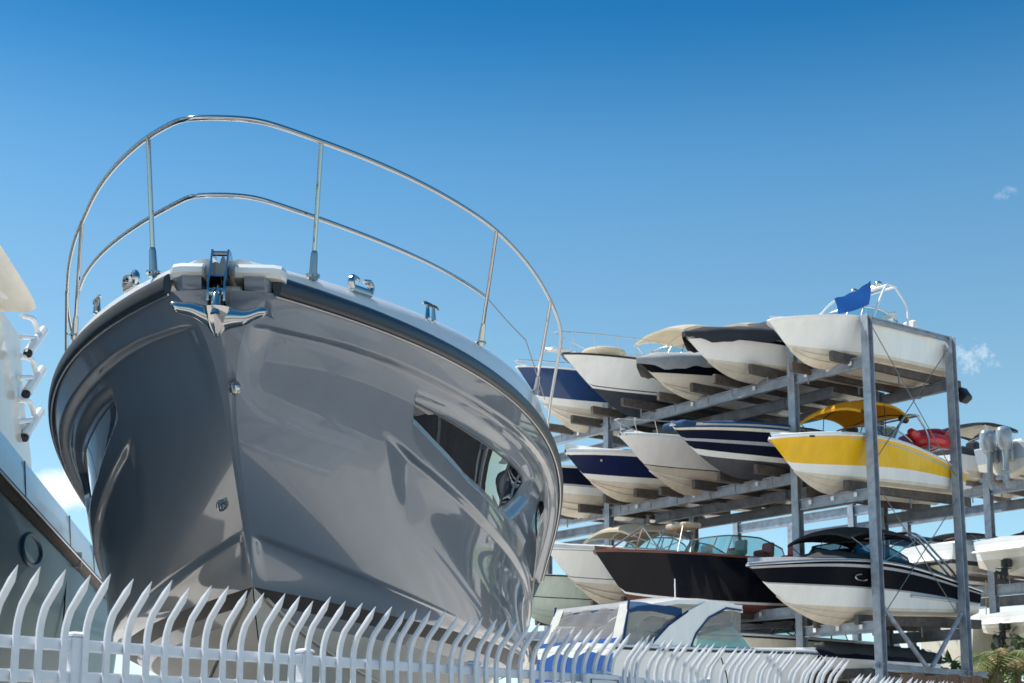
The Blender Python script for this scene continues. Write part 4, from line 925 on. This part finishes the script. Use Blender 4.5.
a = in_rack(3.9, -3.7, 7.62+EYE, 8.8, 2.5, 1.32, 1.10, 'bowrider_boat', 'navy boat with pale flank stripes and a white wedge behind the white cruiser bow', group=GM, dip=-.22, fore=.68, rake=1.8)
a.hull([(.02,.02,'grey_bottom'), (.05,.22,'white'), (.42,.44,'deepnavy'), (.54,.52,'silver'), (.78,.80,'deepnavy'), (.88,.88,'cream'), (.94,.94,'canvas_navy'), (1,1,'silver')], 'grey_bottom'); a.deck('silver'); a.rub('chrome_dull', .025)
a.cover(.2, .92, 'canvas_navy', .10, .02); b = MB(); b.box((4.08, 0, 1.34), (.55, .9, .16), bev=.06); b.build('bow_cover', M['canvas_navy'], a.o)

a = in_rack(6.4, -3.25, 7.55+EYE, 9.6, 2.8, 1.62, 1.35, 'cabin_cruiser', 'plain white cruiser with a chrome bow rail and thin dark waterline, middle tier', 'cabin cruiser', group=GM, fore=.72, rake=1.6)
a.hull([(.22,.12,'stain'), (.25,.145,'deepnavy'), (1,1,'white')], 'stain').strakes('white'); a.deck('white', rise=.09, crown=.14); a.rail(.60, .985, .42, pul=.25); a.screen(.3, -2, .55)
b = MB(); b.tube([(4.3, .0, 1.86), (4.78, 0, 1.72)], .04, 6); b.tube([(4.72, -.16, 1.62), (4.76, 0, 1.72), (4.72, .16, 1.62)], .03, 6); b.build('anchor', M['chrome_dull'], a.o)

a = in_rack(8.9, -3.2, 7.65+EYE, 8.8, 2.6, 1.40, 1.15, 'bowrider_boat', 'white boat with a broad indigo side band, middle tier, beside the left post', group=GM, dip=-.12, fore=.72, rake=1.8)
a.hull([(.20,.04,'stain'), (.36,.22,'white'), (.86,.90,'navy'), (1,1,'white')], 'stain').strakes('stain'); a.deck('white', rise=.12, crown=.16); a.screen(.6, -1.6, .45)
for t in (.88, .70):
    b = MB(); y, z = a.sec(t, 1.72); b.ball((a.X(t), y+.01, z), (.05, .025, .05)); b.build('hull_light', M['chrome_dull'], a.o)

a = in_rack(11.5, -3.0, 7.5+EYE, 8.8, 2.6, 1.55, 1.30, 'bowrider_boat', 'black sided boat with a pale rubbing strake, middle tier, half hidden by the yacht', group=GM, dip=-.10, fore=.72)
a.hull([(.18,.16,'stain'), (.40,.40,'white'), (.46,.46,'silver'), (.96,.96,'deepnavy'), (1,1,'white')], 'stain').strakes('stain'); a.deck('white'); a.screen(.6, -1.6, .45)
b = MB(); b.ball((0, a.sec(.5, 1.8)[0]+.01, a.sec(.5, 1.8)[1]), (.06, .025, .06)); b.build('hull_light', M['chrome_dull'], a.o)

# ------------------------------------------------------------------ lower tier
a = in_rack(1.3, -3.65, 3.18+EYE, 8.9, 2.5, 1.58, .95, 'sport_boat', 'black over white sport boat with a black canopy and chrome arch', group=GL, dip=-.46, fore=.60, rake=1.9)
a.hull([(.12,.0,'stain'), (.40,.46,'white'), (.44,.49,'silver'), (.84,.88,'blackhull'), (.90,.94,'silver'), (1,1,'blackhull')], 'stain').strakes('stain'); a.deck('silver', rise=.07, crown=.12); a.rub('chrome_dull', .03)
a.screen(1.5, -1.2, .5, glass='glass_smoke', fr='black_plastic'); a.bimini(1.5, -1.6, a.top(.3)+1.05, 1.05, 'canvas_black', arch=.22, droop=.20, foot=.2)
b = MB(); rows = []
for x in np.linspace(2.3, -4.1, 24): rows.append([(x, (a.width(x)-.10)*c, a.top(x)+.03+(.36+.06*math.sin(x*4))*(1-abs(c)**2.5)*min(1, (2.3-x)/1.2+.1)) for c in np.linspace(-1, 1, 11)])
b.grid(rows, flip=True); b.build('cockpit_cover', M['cover_black'], a.o, angle=60)
for dx in (0, -.38):
    b = MB(); P_ = [(-3.3+dx, -1.05, a.top(-3.3))]+[( -1.4+dx*.6, y, a.top(-1.4)+1.02) for y in (-.98, 0, .98)]+[(-3.3+dx, 1.05, a.top(-3.3))]
    b.tube(smooth_path([P_[0], ((P_[0][0]+P_[1][0])/2+.15, -1.05, (P_[0][2]+P_[1][2])/2+.12), P_[1], P_[2], P_[3], ((P_[4][0]+P_[3][0])/2+.15, 1.05, (P_[0][2]+P_[1][2])/2+.12), P_[4]], 5), .035, 7); b.build('arch_tube', M['chrome_dull'], a.o)
y, z = a.sec(.62, 1.66); b = MB(); rr = [(a.X(.62)+.28*math.cos(q), y+.012, z+.085*math.sin(q)) for q in np.linspace(0, 2*math.pi, 21)[:-1]]; b.tube(rr, .018, 6, closed=True); b.build('porthole_rim', M['chrome_dull'], a.o)
b = MB(); b.tube([(a.X(t), a.sec(t, 1.36)[0]+.03, a.sec(t, 1.36)[1]) for t in np.linspace(.02, .40, 10)], .05, 6); b.build('fender_rail', M['silver'], a.o); a.platform(z=.5)

a = in_rack(5.1, -5.5, 3.50+EYE, 10.8, 3.0, 1.92, 1.62, 'launch', 'classic black hulled launch with white boot stripe and red brown bottom', 'launch', group=GL, fore=.82, rake=1.25, full=.45, chine=.26)
a.hull([(.13,-.02,'red_bottom'), (.18,.03,'white'), (.985,.985,'launch_black'), (1,1,'teak')], 'red_bottom'); a.deck('teak', crown=.10); a.rub('teak', .035)
a.screen(1.5, -1.2, .62, inset=.35, glass='glass_teal', fr='chrome_dull'); a.seats((-.8, -2.0), 'red_vinyl'); a.seats((.4,))
b = MB(); b.tube([(4.9, 0, a.top(4.9)), (3.5, 0, a.top(3.5)+.78)], .03, 6)
for sg in (1, -1): b.tube([(3.5, 0, a.top(3.5)+.78), (3.4, .55*sg, a.top(3.4))], .022, 6)
b.build('bow_tripod', M['chrome_dull'], a.o)
b = MB(); 
for x in (2.2, 2.7):
    for sg in (1, -1): b.tube([(x, sg*.5, a.top(x)), (x-.45, sg*.36, a.top(x)+.85)], .022, 6)
b.build('search_light_frame', M['chrome_dull'], a.o); b = MB(); b.box((1.85, 0, a.top(2)+.92), (.75, .8, .16), bev=.05); b.build('frame_cushion', M['canvas_cream'], a.o)

a = in_rack(8.9, -4.0, 4.2+EYE, 9.5, 2.8, 1.82, 1.50, 'centre_console_boat', 'white centre console boat with a cream T top behind the black launch bow', group=GL, fore=.72, rake=1.6)
a.hull([(.20,.06,'stain'), (.38,.16,'white'), (.40,.18,'deepnavy'), (.94,.94,'white'), (.955,.955,'deepnavy'), (1,1,'white')], 'stain').strakes('stain'); a.deck('white', rise=.14); a.bimini(2.2, -.3, a.top(1)+1.0, 1.1, 'canvas_cream', arch=.28, droop=.22, fr='white_tube'); a.screen(1.2, -.2, .5); a.outboards(2)

a = in_rack(11.6, -4.2, 3.85+EYE, 9.2, 2.8, 1.6, 1.35, 'runabout', 'pale green hull tucked against the yacht side below the white console boat', group=GL, fore=.70, rake=1.7)
a.hull([(.30,.30,'green_white'), (.33,.33,'deepnavy'), (1,1,'green_white')], 'green_white').strakes('green_white'); a.deck('white'); a.rub()
# on the ground beneath
a = in_rack(1.9, -.3, 1.75+EYE, 4.6, 2.0, .85, .7, 'covered_boat', 'low boat under a black cover on the ground tier below the sport boat', pitch=1, fore=.58)
a.hull([(.5,.5,'white'), (1,1,'deepnavy')], 'stain'); a.deck('white'); a.cover(.05, 1., 'cover_black', .18, .15)
a = in_rack(4.6, -2.6, 1.55+EYE, 8.4, 2.5, 1.5, 1.3, 'runabout', 'white runabout on the ground tier, its sunlit deck showing over the fence tips', pitch=1, fore=.58)
a.hull([(.5,.5,'white'), (1,1,'cream')], 'stain'); a.deck('white', rise=.12, crown=.14); a.rub('rub_black'); a.screen(.2, -1.8, .4)
a = in_rack(8.2, -3.0, .95+EYE, 8., 2.6, 1.9, 1.6, 'covered_boat', 'boat under a grey cover on the ground tier, behind the canvas cruiser curtains', pitch=1, fore=.7)
a.hull([(.5,.5,'white'), (1,1,'deepnavy')], 'stain'); a.deck('white'); a.cover(.05, 1., 'cover_grey', .55, .2)
a = in_rack(11.4, -3.4, .9+EYE, 8., 2.6, 1.8, 1.6, 'covered_boat', 'boat under a brown tarpaulin on the ground tier, between yacht and cruiser', pitch=1, fore=.7)
a.hull([(.5,.5,'cream'), (1,1,'white')], 'stain'); a.deck('white'); a.cover(.05, 1., 'bunk_light', .55, .2)
for s_, z_, t0, t1 in ((8.2, .95+EYE, -1., 4.5), (11.4, .9+EYE, -1., 4.5), (1.3, UPZ-.12, -.85, 5.4), (3.9, UPZ, -1.2, 5.2), (6.4, UPZ, -1.0, 5.2), (8.9, UPZ-.05, -1.5, 5.5), (11.5, UPZ-.1, -1.3, 5.2), (1.3, 6.85+EYE, -.45, 5.6), (3.9, 7.62+EYE, -1.1, 5.), (6.4, 7.55+EYE, -1., 5.2), (8.9, 7.65+EYE, -1., 5.),
                         (11.5, 7.5+EYE, -1., 5.), (1.3, 3.18+EYE, -.2, 5.8), (5.1, 3.55+EYE, -1.6, 5.2), (8.9, 4.2+EYE, -1.6, 5.), (11.6, 3.85+EYE, -1.6, 5.), (1.9, 1.75+EYE, -.2, 4.2), (4.6, 1.55+EYE, -.3, 5.)):
    bunks(s_, z_, t0, t1)

# ------------------------------------------------------------------ boats of the second rack, sterns towards the camera
def out2(s, z, L, B, Hb, Hs, name, label, **k): return in_rack(s, -1.6, z, L, B, Hb, Hs, name, label, P=P2, out=True, pitch=k.pop('pitch', -1.), **k)
G2 = 'boats stored stern out on the further rack'
a = out2(1.35, 10.65+EYE, 8.5, 2.5, 1.4, 1.15, 'centre_console_boat', 'white boat with a dark T top, stern out, highest on the further rack', group=G2); a.hull([(.3,.3,'stain'), (1,1,'white')], 'stain'); a.deck('white'); a.bimini(.4, -2.3, 2.95, 1.15, 'canvas_black', arch=.10, droop=.08, fr='white_tube', th=.08)
b = MB(); b.grid([[(x, c*.98, 2.85-.1*abs(c)**2.4) for c in np.linspace(-1, 1, 9)] for x in (.3, -2.2)], flip=True); b.build('top_lining', M['canvas_cream'], a.o); a.seats((-1,)); b = MB(); b.box((-3.2, 0, 1.45), (1.2, 2.0, .35), bev=.08); b.box((-2.2, .5, 1.8), (.4, .5, .5), bev=.08); b.box((-2.2, -.5, 1.8), (.4, .5, .5), bev=.08); b.build('stern_seat', M['cover_black'], a.o)
a = out2(-1.75, 10.6+EYE, 9., 2.7, 1.5, 1.25, 'centre_console_boat', 'boat with two grey outboard motors on the further rack, top right', group=G2); a.hull([(.3,.3,'stain'), (1,1,'silver')], 'stain'); a.deck('white'); a.outboards(2, sp=.72, sc=1.45); a.seats((-2,))
a = out2(2.0, 6.75+EYE, 9., 2.6, 1.35, 1.2, 'bowrider_boat', 'white boat with a black sunshade and stern drive between the posts of the further rack', group=G2); a.hull([(.3,.3,'stain'), (.5,.5,'dark_bottom'), (1,1,'white')], 'stain'); a.deck('white', rise=.25); a.sterndrive(); a.platform(z=.75); a.bimini(-.5, -2.8, 2.15, 1.0, 'canvas_black', arch=.10, droop=.05); b = MB(); b.box((-2.6, 0, 1.55), (1.2, 2.1, .30), bev=.1); b.build('sun_pad', M['upholstery'], a.o)
a = out2(-1.55, 6.65+EYE, 9.5, 2.8, 1.5, 1.35, 'cabin_cruiser', 'white cruiser stern with a black stern drive under grey covers, at the right edge', cat='cabin cruiser', group=G2); a.hull([(.3,.3,'stain'), (1,1,'white')], 'stain'); a.deck('white', rise=.12); a.sterndrive(y=-.2); a.platform(d=.6, z=.95)
b = MB(); rows = []
for x in np.linspace(-3.0, 3.5, 14): rows.append([(x, (a.width(x)-.15)*c, a.top(x)+.1+1.1*(1-abs(c)**3)*math.sin(math.pi*min(.9, max(.1, (x+3.2)/6)))) for c in np.linspace(-1, 1, 11)])
b.grid(rows, flip=True); b.build('cabin_cover', M['cover_grey'], a.o, angle=60); b = MB(); b.box((2, 0, 2.9), (2.6, 1.6, .14), bev=.05); b.build('sunshade', M['teal_hull'], a.o)
a = out2(-1.5, 4.15+EYE, 8., 2.6, 1.0, .85, 'runabout', 'white low boat on the bottom beam of the further rack, cut by the right edge', group=G2); a.hull([(.3,.3,'stain'), (1,1,'white')], 'stain'); a.deck('white', rise=.12, crown=.06); a.platform(z=.55); a.sterndrive()
a = out2(1.3, 2.9+EYE, 9., 2.7, 2.0, 1.8, 'runabout', 'beige boat stern filling the bay beside the near rack corner post', group=G2); a.hull([(.3,.3,'stain'), (1,1,'cream')], 'cream'); a.deck('white', rise=.1); b = MB(); b.tube(smooth_path([(-4.55, .7, 1.9), (-4.75, .35, 1.35), (-4.75, -.3, 1.3), (-4.55, -.8, 1.9)], 6), .05, 6); b.build('hanging_line', M['white_tube'], a.o)
a = out2(4.7, 6.6+EYE, 9., 2.6, 1.5, 1.3, 'cabin_cruiser', 'dark windowed cruiser seen beyond the black canopy of the sport boat', cat='cabin cruiser', group=G2); a.hull([(.3,.3,'stain'), (.62,.62,'navy'), (1,1,'silver')], 'stain'); a.deck('silver'); a.screen(.5, -2.6, .8, inset=.3, glass='glass_teal'); a.bimini(0, -3, 2.5, 1.05, 'canvas_navy'); a.platform(z=.5)
a = out2(8.1, 6.5+EYE, 8.5, 2.5, 1.3, 1.2, 'covered_boat', 'white boat with a royal blue cover seen under the middle tier beams', group=G2); a.hull([(.3,.3,'stain'), (1,1,'white')], 'stain'); a.deck('white'); a.cover(.0, .9, 'canvas_blue', .75, .1)
a = out2(4.2, 2.55+EYE, 8.5, 2.5, 1.3, 1.2, 'runabout', 'cream boat stern low behind the braces of the near rack end', group=G2); a.hull([(.3,.3,'stain'), (1,1,'cream')], 'stain'); a.deck('white'); a.sterndrive()
for s_, z_ in ((1.35, 10.65+EYE), (-1.3, 10.6+EYE), (2.0, 6.75+EYE), (-1.55, 6.65+EYE), (-1.5, 4.15+EYE), (1.3, 2.9+EYE), (4.7, 6.6+EYE), (8.1, 6.5+EYE), (4.2, 2.55+EYE)):
    bunks(s_, z_, -.9, 5.2, P=P2, par=rack2, m='bunk_light', tilt=.3)

# ------------------------------------------------------------------ cruiser with the blue canvas between the fence and the rack
T_ = Vector((1.28, 28., 0)); c_ = T_+D2*3.9
p = Boat(7.8, 2.45, 1.95, 1.72, 'hardtop_cruiser', 'white hardtop cruiser with blue canvas and clear plastic curtains, behind the fence', 'cabin cruiser', (c_.x, c_.y, 1.72), math.atan2(D2.y, D2.x), 0, fore=.62)
p.hull([(.3,.3,'stain'), (1,1,'white')], 'dark_bottom'); p.deck('white', rise=.10); p.rub(); p.platform(d=.7)
ZR = 2.86; W_ = 1.12
b = MB(); rows = []      # hardtop roof
for x, dz in ((-2.75, -.08), (-2.0, .05), (-1.0, .10), (-.3, .08), (.02, -.02)):
    rows.append([(x, W_*c, ZR+dz-.10*abs(c)**3) for c in np.linspace(-1, 1, 13)])
b.grid(rows, flip=True); b.grid([[(x, y, z-.09) for x, y, z in r] for r in rows]); ed = [r[0] for r in rows]+rows[-1][1:]+[r[-1] for r in reversed(rows[:-1])]+list(reversed(rows[0][1:-1])); b.grid([ed, [(x, y, z-.09) for x, y, z in ed]], close_v=True, flip=True)
b.build('hardtop', M['white'], p.o, angle=40, recalc=True)
for sg in (1, -1):
    y = sg*(W_+.0)
    arch = [(-.02, ZR-.05), (-1.15, ZR-.03), (-1.75, ZR-.28), (-2.35, 2.25), (-2.95, 1.76), (-1.72, 1.76), (-1.52, 2.12), (-1.12, 2.48), (-.55, 2.72), (-.06, ZR-.16)]
    b = MB(); b.prism([(x, y, z) for x, z in arch], (0, -.035, 0), (0, .035, 0)); ar = b.build('arch', M['white'], p.o, smooth=False, recalc=True)
    b = MB(); b.tube([(x, sg*(W_+.04), z) for x, z in arch[5:]]+[], .022, 6); b.tube([(x, sg*(W_+.04), z) for x, z in arch[2:5]], .024, 6); b.build('arch_piping', M['canvas_navy'], ar)
    b = MB(); g_ = [[(lerp(-1.66, -.05, u), sg*(W_-.01+.012*math.sin(u*17+v*4)), lerp(2.02, min(ZR-.16, 2.06+.70*u**.6+.02), v)) for v in np.linspace(0, 1, 6)] for u in np.linspace(0, 1, 14)]; b.grid(g_); b.build('side_curtain', M['vinyl'], p.o)
    b = MB(); g_ = [[(lerp(-3.45, -2.0, u), sg*(W_-.03+.012*math.sin(u*19+v*3)), lerp(1.82, lerp(2.62, 2.66, u), v)) for v in np.linspace(0, 1, 6)] for u in np.linspace(0, 1, 12)]; b.grid(g_); b.build('side_curtain', M['vinyl'], p.o)
    b = MB(); b.tube([(-3.42, sg*(W_+.0), 2.72), (-3.50, sg*(W_+.01), 2.30), (-3.62, sg*(W_+.02), 1.80)], .026, 6); b.build('curtain_edge', M['canvas_navy'], p.o)
b = MB(); rows = []      # blue canvas roof behind the hardtop
for x, dz in ((-3.42, -.14), (-3.2, -.05), (-2.8, .01), (-2.2, .0), (-1.9, -.02)): rows.append([(x, (W_+.01)*c, ZR+dz-.09-.12*abs(c)**3) for c in np.linspace(-1, 1, 13)])
b.grid(rows, flip=True)
for sg in (1, -1): b.grid([[(r[0 if sg < 0 else -1][0], r[0 if sg < 0 else -1][1]*1.005, r[0][2]-k) for k in (0, lerp(.06, .22, i/4))] for i, r in enumerate(rows)])
b.grid([[(x, y, z), (x-.02, y, z-.10)] for x, y, z in rows[0]]); b.build('canvas_roof', M['canvas_navy'], p.o, angle=50)
b = MB(); g_ = [[(-3.42-.30*(1-v)+.02*math.sin(u*23+v*4), lerp(-1.0, 1.0, u)*(1+.07*(1-v)), lerp(1.92, 2.60, v)) for v in np.linspace(0, 1, 8)] for u in np.linspace(0, 1, 18)]; b.grid(g_); b.build('aft_curtain', M['vinyl'], p.o)
b = MB(); g_ = [[(-3.80+.02*math.sin(u*15)-.20*(1-v)**.5, lerp(-1.16, 1.16, u), lerp(1.10, 1.93, v)) for v in (0, .5, 1)] for u in np.linspace(0, 1, 14)]; b.grid(g_); b.build('aft_canvas', M['canvas_blue'], p.o)
b = MB()
for sg in (1, -1): b.grid([[(-3.42-.30*(1-v)-.006, sg*lerp(.86, 1.12, k)*(1+.07*(1-v)), lerp(1.90, 2.66, v)) for k in (0, 1)] for v in np.linspace(0, 1, 6)])
b.grid([[(-3.43, lerp(-1.1, 1.1, u), z) for z in (2.52+.12*abs(2*u-1)**3*-1, 2.68)] for u in np.linspace(0, 1, 12)]); b.build('curtain_border', M['canvas_white'], p.o)
b = MB(); g_ = []
for k in range(11):
    a_ = math.pi*(k/10-.5); g_.append([(.25+.55*math.cos(a_), 1.12*math.sin(a_), 1.85), (-.30+.45*math.cos(a_), 1.02*math.sin(a_), 2.40)])
g_ = [[(-1.5, -1.12, 1.85), (-1.3, -1.04, 2.12)]]+g_+[[(-1.5, 1.12, 1.85), (-1.3, 1.04, 2.12)]]
b.grid(g_); ws = b.build('windscreen', M['glass_teal'], p.o); b = MB(); b.tube([q[1] for q in g_], .04, 6); b.build('windscreen_frame', M['canvas_navy'], ws)
b = MB(); g2 = [[(q[1][0], q[1][1], q[1][2]+.03), (q[1][0]*.55-.03, q[1][1]*1.02, ZR-.14)] for q in g_[1:-1]]; b.grid(g2); b.build('front_curtain', M['vinyl'], p.o)
for sg in (1, -1):
    b = MB(); b.box((-2.6, sg*.55, 1.95), (.5, .6, .35), bev=.06); b.build('seat', M['upholstery'], p.o)
b = MB(); b.tube([(-.6, .3, ZR+.05), (-.6, .3, ZR+.62)], .014, 6); b.build('aerial', M['white_tube'], p.o)
for x in (-2.2, 1.6):
    b = MB(); b.box((x, 0, -.86), (.6, 1.2, 1.70), bev=.02); b.build('cradle', M['bunk_light'], p.o)

# ------------------------------------------------------------------ planting beyond the racks
M['leaf'] = mat('hedge_leaf', (.05,.11,.025), .5, noise=.4, nscale=6); M['palm'] = mat('palm_leaflet', (.13,.17,.045), .5, noise=.35, nscale=4); M['palm_dry'] = mat('dry_palm_leaflet', (.25,.19,.08), .6, noise=.3, nscale=4); M['bark'] = mat('palm_bark', (.17,.13,.10), .9, noise=.3, nscale=6)
def bush(loc, r, h, label, n=900, seed=1):
    q = np.random.default_rng(seed); o = thing('hedge_bush', label, 'bush', loc, group='bushes beyond the racks'); b = MB()
    for k in range(n):
        d = q.normal(size=3); d /= np.linalg.norm(d); rr = q.uniform(.55, 1)**.5*(1+.25*math.sin(d[0]*7+seed)*math.sin(d[1]*6)); c = Vector((d[0]*r*rr, d[1]*r*rr, h*.5+d[2]*h*.5*rr))
        a1 = Vector(q.normal(size=3)).normalized(); a2 = a1.cross(Vector(q.normal(size=3))).normalized(); L_ = q.uniform(.12, .24)
        b.add([c-a1*L_, c+a2*L_*.45, c+a1*L_, c-a2*L_*.45], [(0,1,2,3)])
    b.build('foliage', M['leaf'], o, smooth=False); b = MB(); b.tube([(0,0,0), (0,0,h*.6)], [.12, .05], 6); b.build('stem', M['bark'], o); return o
def palm(loc, h, label, seed, dry=.25, n=17, Lf=2.3):
    q = np.random.default_rng(seed); o = thing('palm_tree', label, 'palm', loc, group='palms beyond the racks')
    b = MB(); b.tube([(.02*math.sin(z), 0, z) for z in np.linspace(0, h, 12)], list(np.linspace(.17, .12, 12)), 8); b.build('trunk', M['bark'], o)
    for k in range(n):
        az = 2*math.pi*k/n+q.uniform(-.2, .2); el = q.uniform(-.5, 1.15); dv = Vector((math.cos(az), math.sin(az), 0)); b = MB(); L_ = Lf*q.uniform(.75, 1.1); pts = []
        for t in np.linspace(0, 1, 12): pts.append(Vector((0,0,h))+dv*(L_*t*math.cos(el*.7))+Vector((0,0,L_*(t*math.sin(el)-.75*t*t))))
        b.tube(pts, list(np.linspace(.025, .006, 12)), 4)
        sd_ = dv.cross(Vector((0,0,1)))
        for i in range(1, 12):
            for s_ in (1, -1):
                for e in (0, .5):
                    p0 = pts[i-1].lerp(pts[i], e); ll = .62*math.sin(math.pi*min(.95, (i+e)/12.5+.08))+.1; tip = p0+sd_*s_*ll*.8+dv*ll*.5-Vector((0,0,ll*q.uniform(.2, .55))); wv = (pts[i]-pts[i-1]).normalized()*.035
                    b.add([p0-wv, p0+wv, tip], [(0,1,2)])
        b.build('frond', M['palm_dry' if q.random() < dry else 'palm'], o, smooth=False)
    return o
for i, (px, Y, r, h, lb) in enumerate(((884, 43.5, 1.1, 4.30, 'green bush below the rack, left of the end braces'), (905, 44.5, 1.2, 4.42, 'green bush between the two end braces of the near rack'), (940, 45, 1.2, 4.45, 'green bush right of the end braces of the near rack'), (1016, 54, 1.1, 5.6, 'bush showing under the lowest right edge boat'), (860, 44, 1.1, 4.25, 'small bush at the foot of the corner post, left of it'))):
    bush(((px-512)/1382*Y, Y, 0), r, h, lb, seed=i+1)
for i, (px, Y, h, lb, dr) in enumerate(((1001, 49, 4.25, 'yellowing palm top over the fence, between the right edge posts', .45), (1022, 50, 4.35, 'green palm top at the lower right corner', .2), (984, 50.5, 4.0, 'palm top with drooping dry fronds left of the further rack post', .4))):
    palm(((px-512)/1382*Y, Y, 0), h, lb, 11+i, dr)

# ------------------------------------------------------------------ unseen dark shed added right of the view, to be mirrored in the yacht
shed = thing('reflection_shed', 'long dark shed added out of view on the right, for reflections in the yacht side', 'shed', (52, 50, 0), (0, 0, R(50.4)))
M['shed'] = mat('grey_corrugated_metal', (.055,.057,.06), .6, .1, noise=.2, nscale=.7, stretch=(8, 8, .3)); M['shed_dark'] = mat('dark_roller_door', (.05,.052,.055), .6, noise=.2, nscale=1); M['shed_roof'] = mat('pale_metal_roof', (.22,.225,.23), .5, .2, noise=.15)
b = MB(); b.prism([(-7, -24, 0), (-7, 24, 0), (-7, 24, 8.5), (-7, 0, 10.5), (-7, -24, 8.5)], (0,0,0), (14,0,0)); b.build('wall', M['shed'], shed, smooth=False, recalc=True)
for y in (-18, -9, 0, 9, 18):
    b = MB(); b.box((-7.03, y, 2.9), (.08, 5.6, 5.8)); b.build('roller_door', M['shed_dark'], shed, smooth=False)
    b = MB(); b.box((-7.05, y+4.4, 4.5), (.10, .5, 9.0)); b.build('buttress', M['shed_roof'], shed, smooth=False)
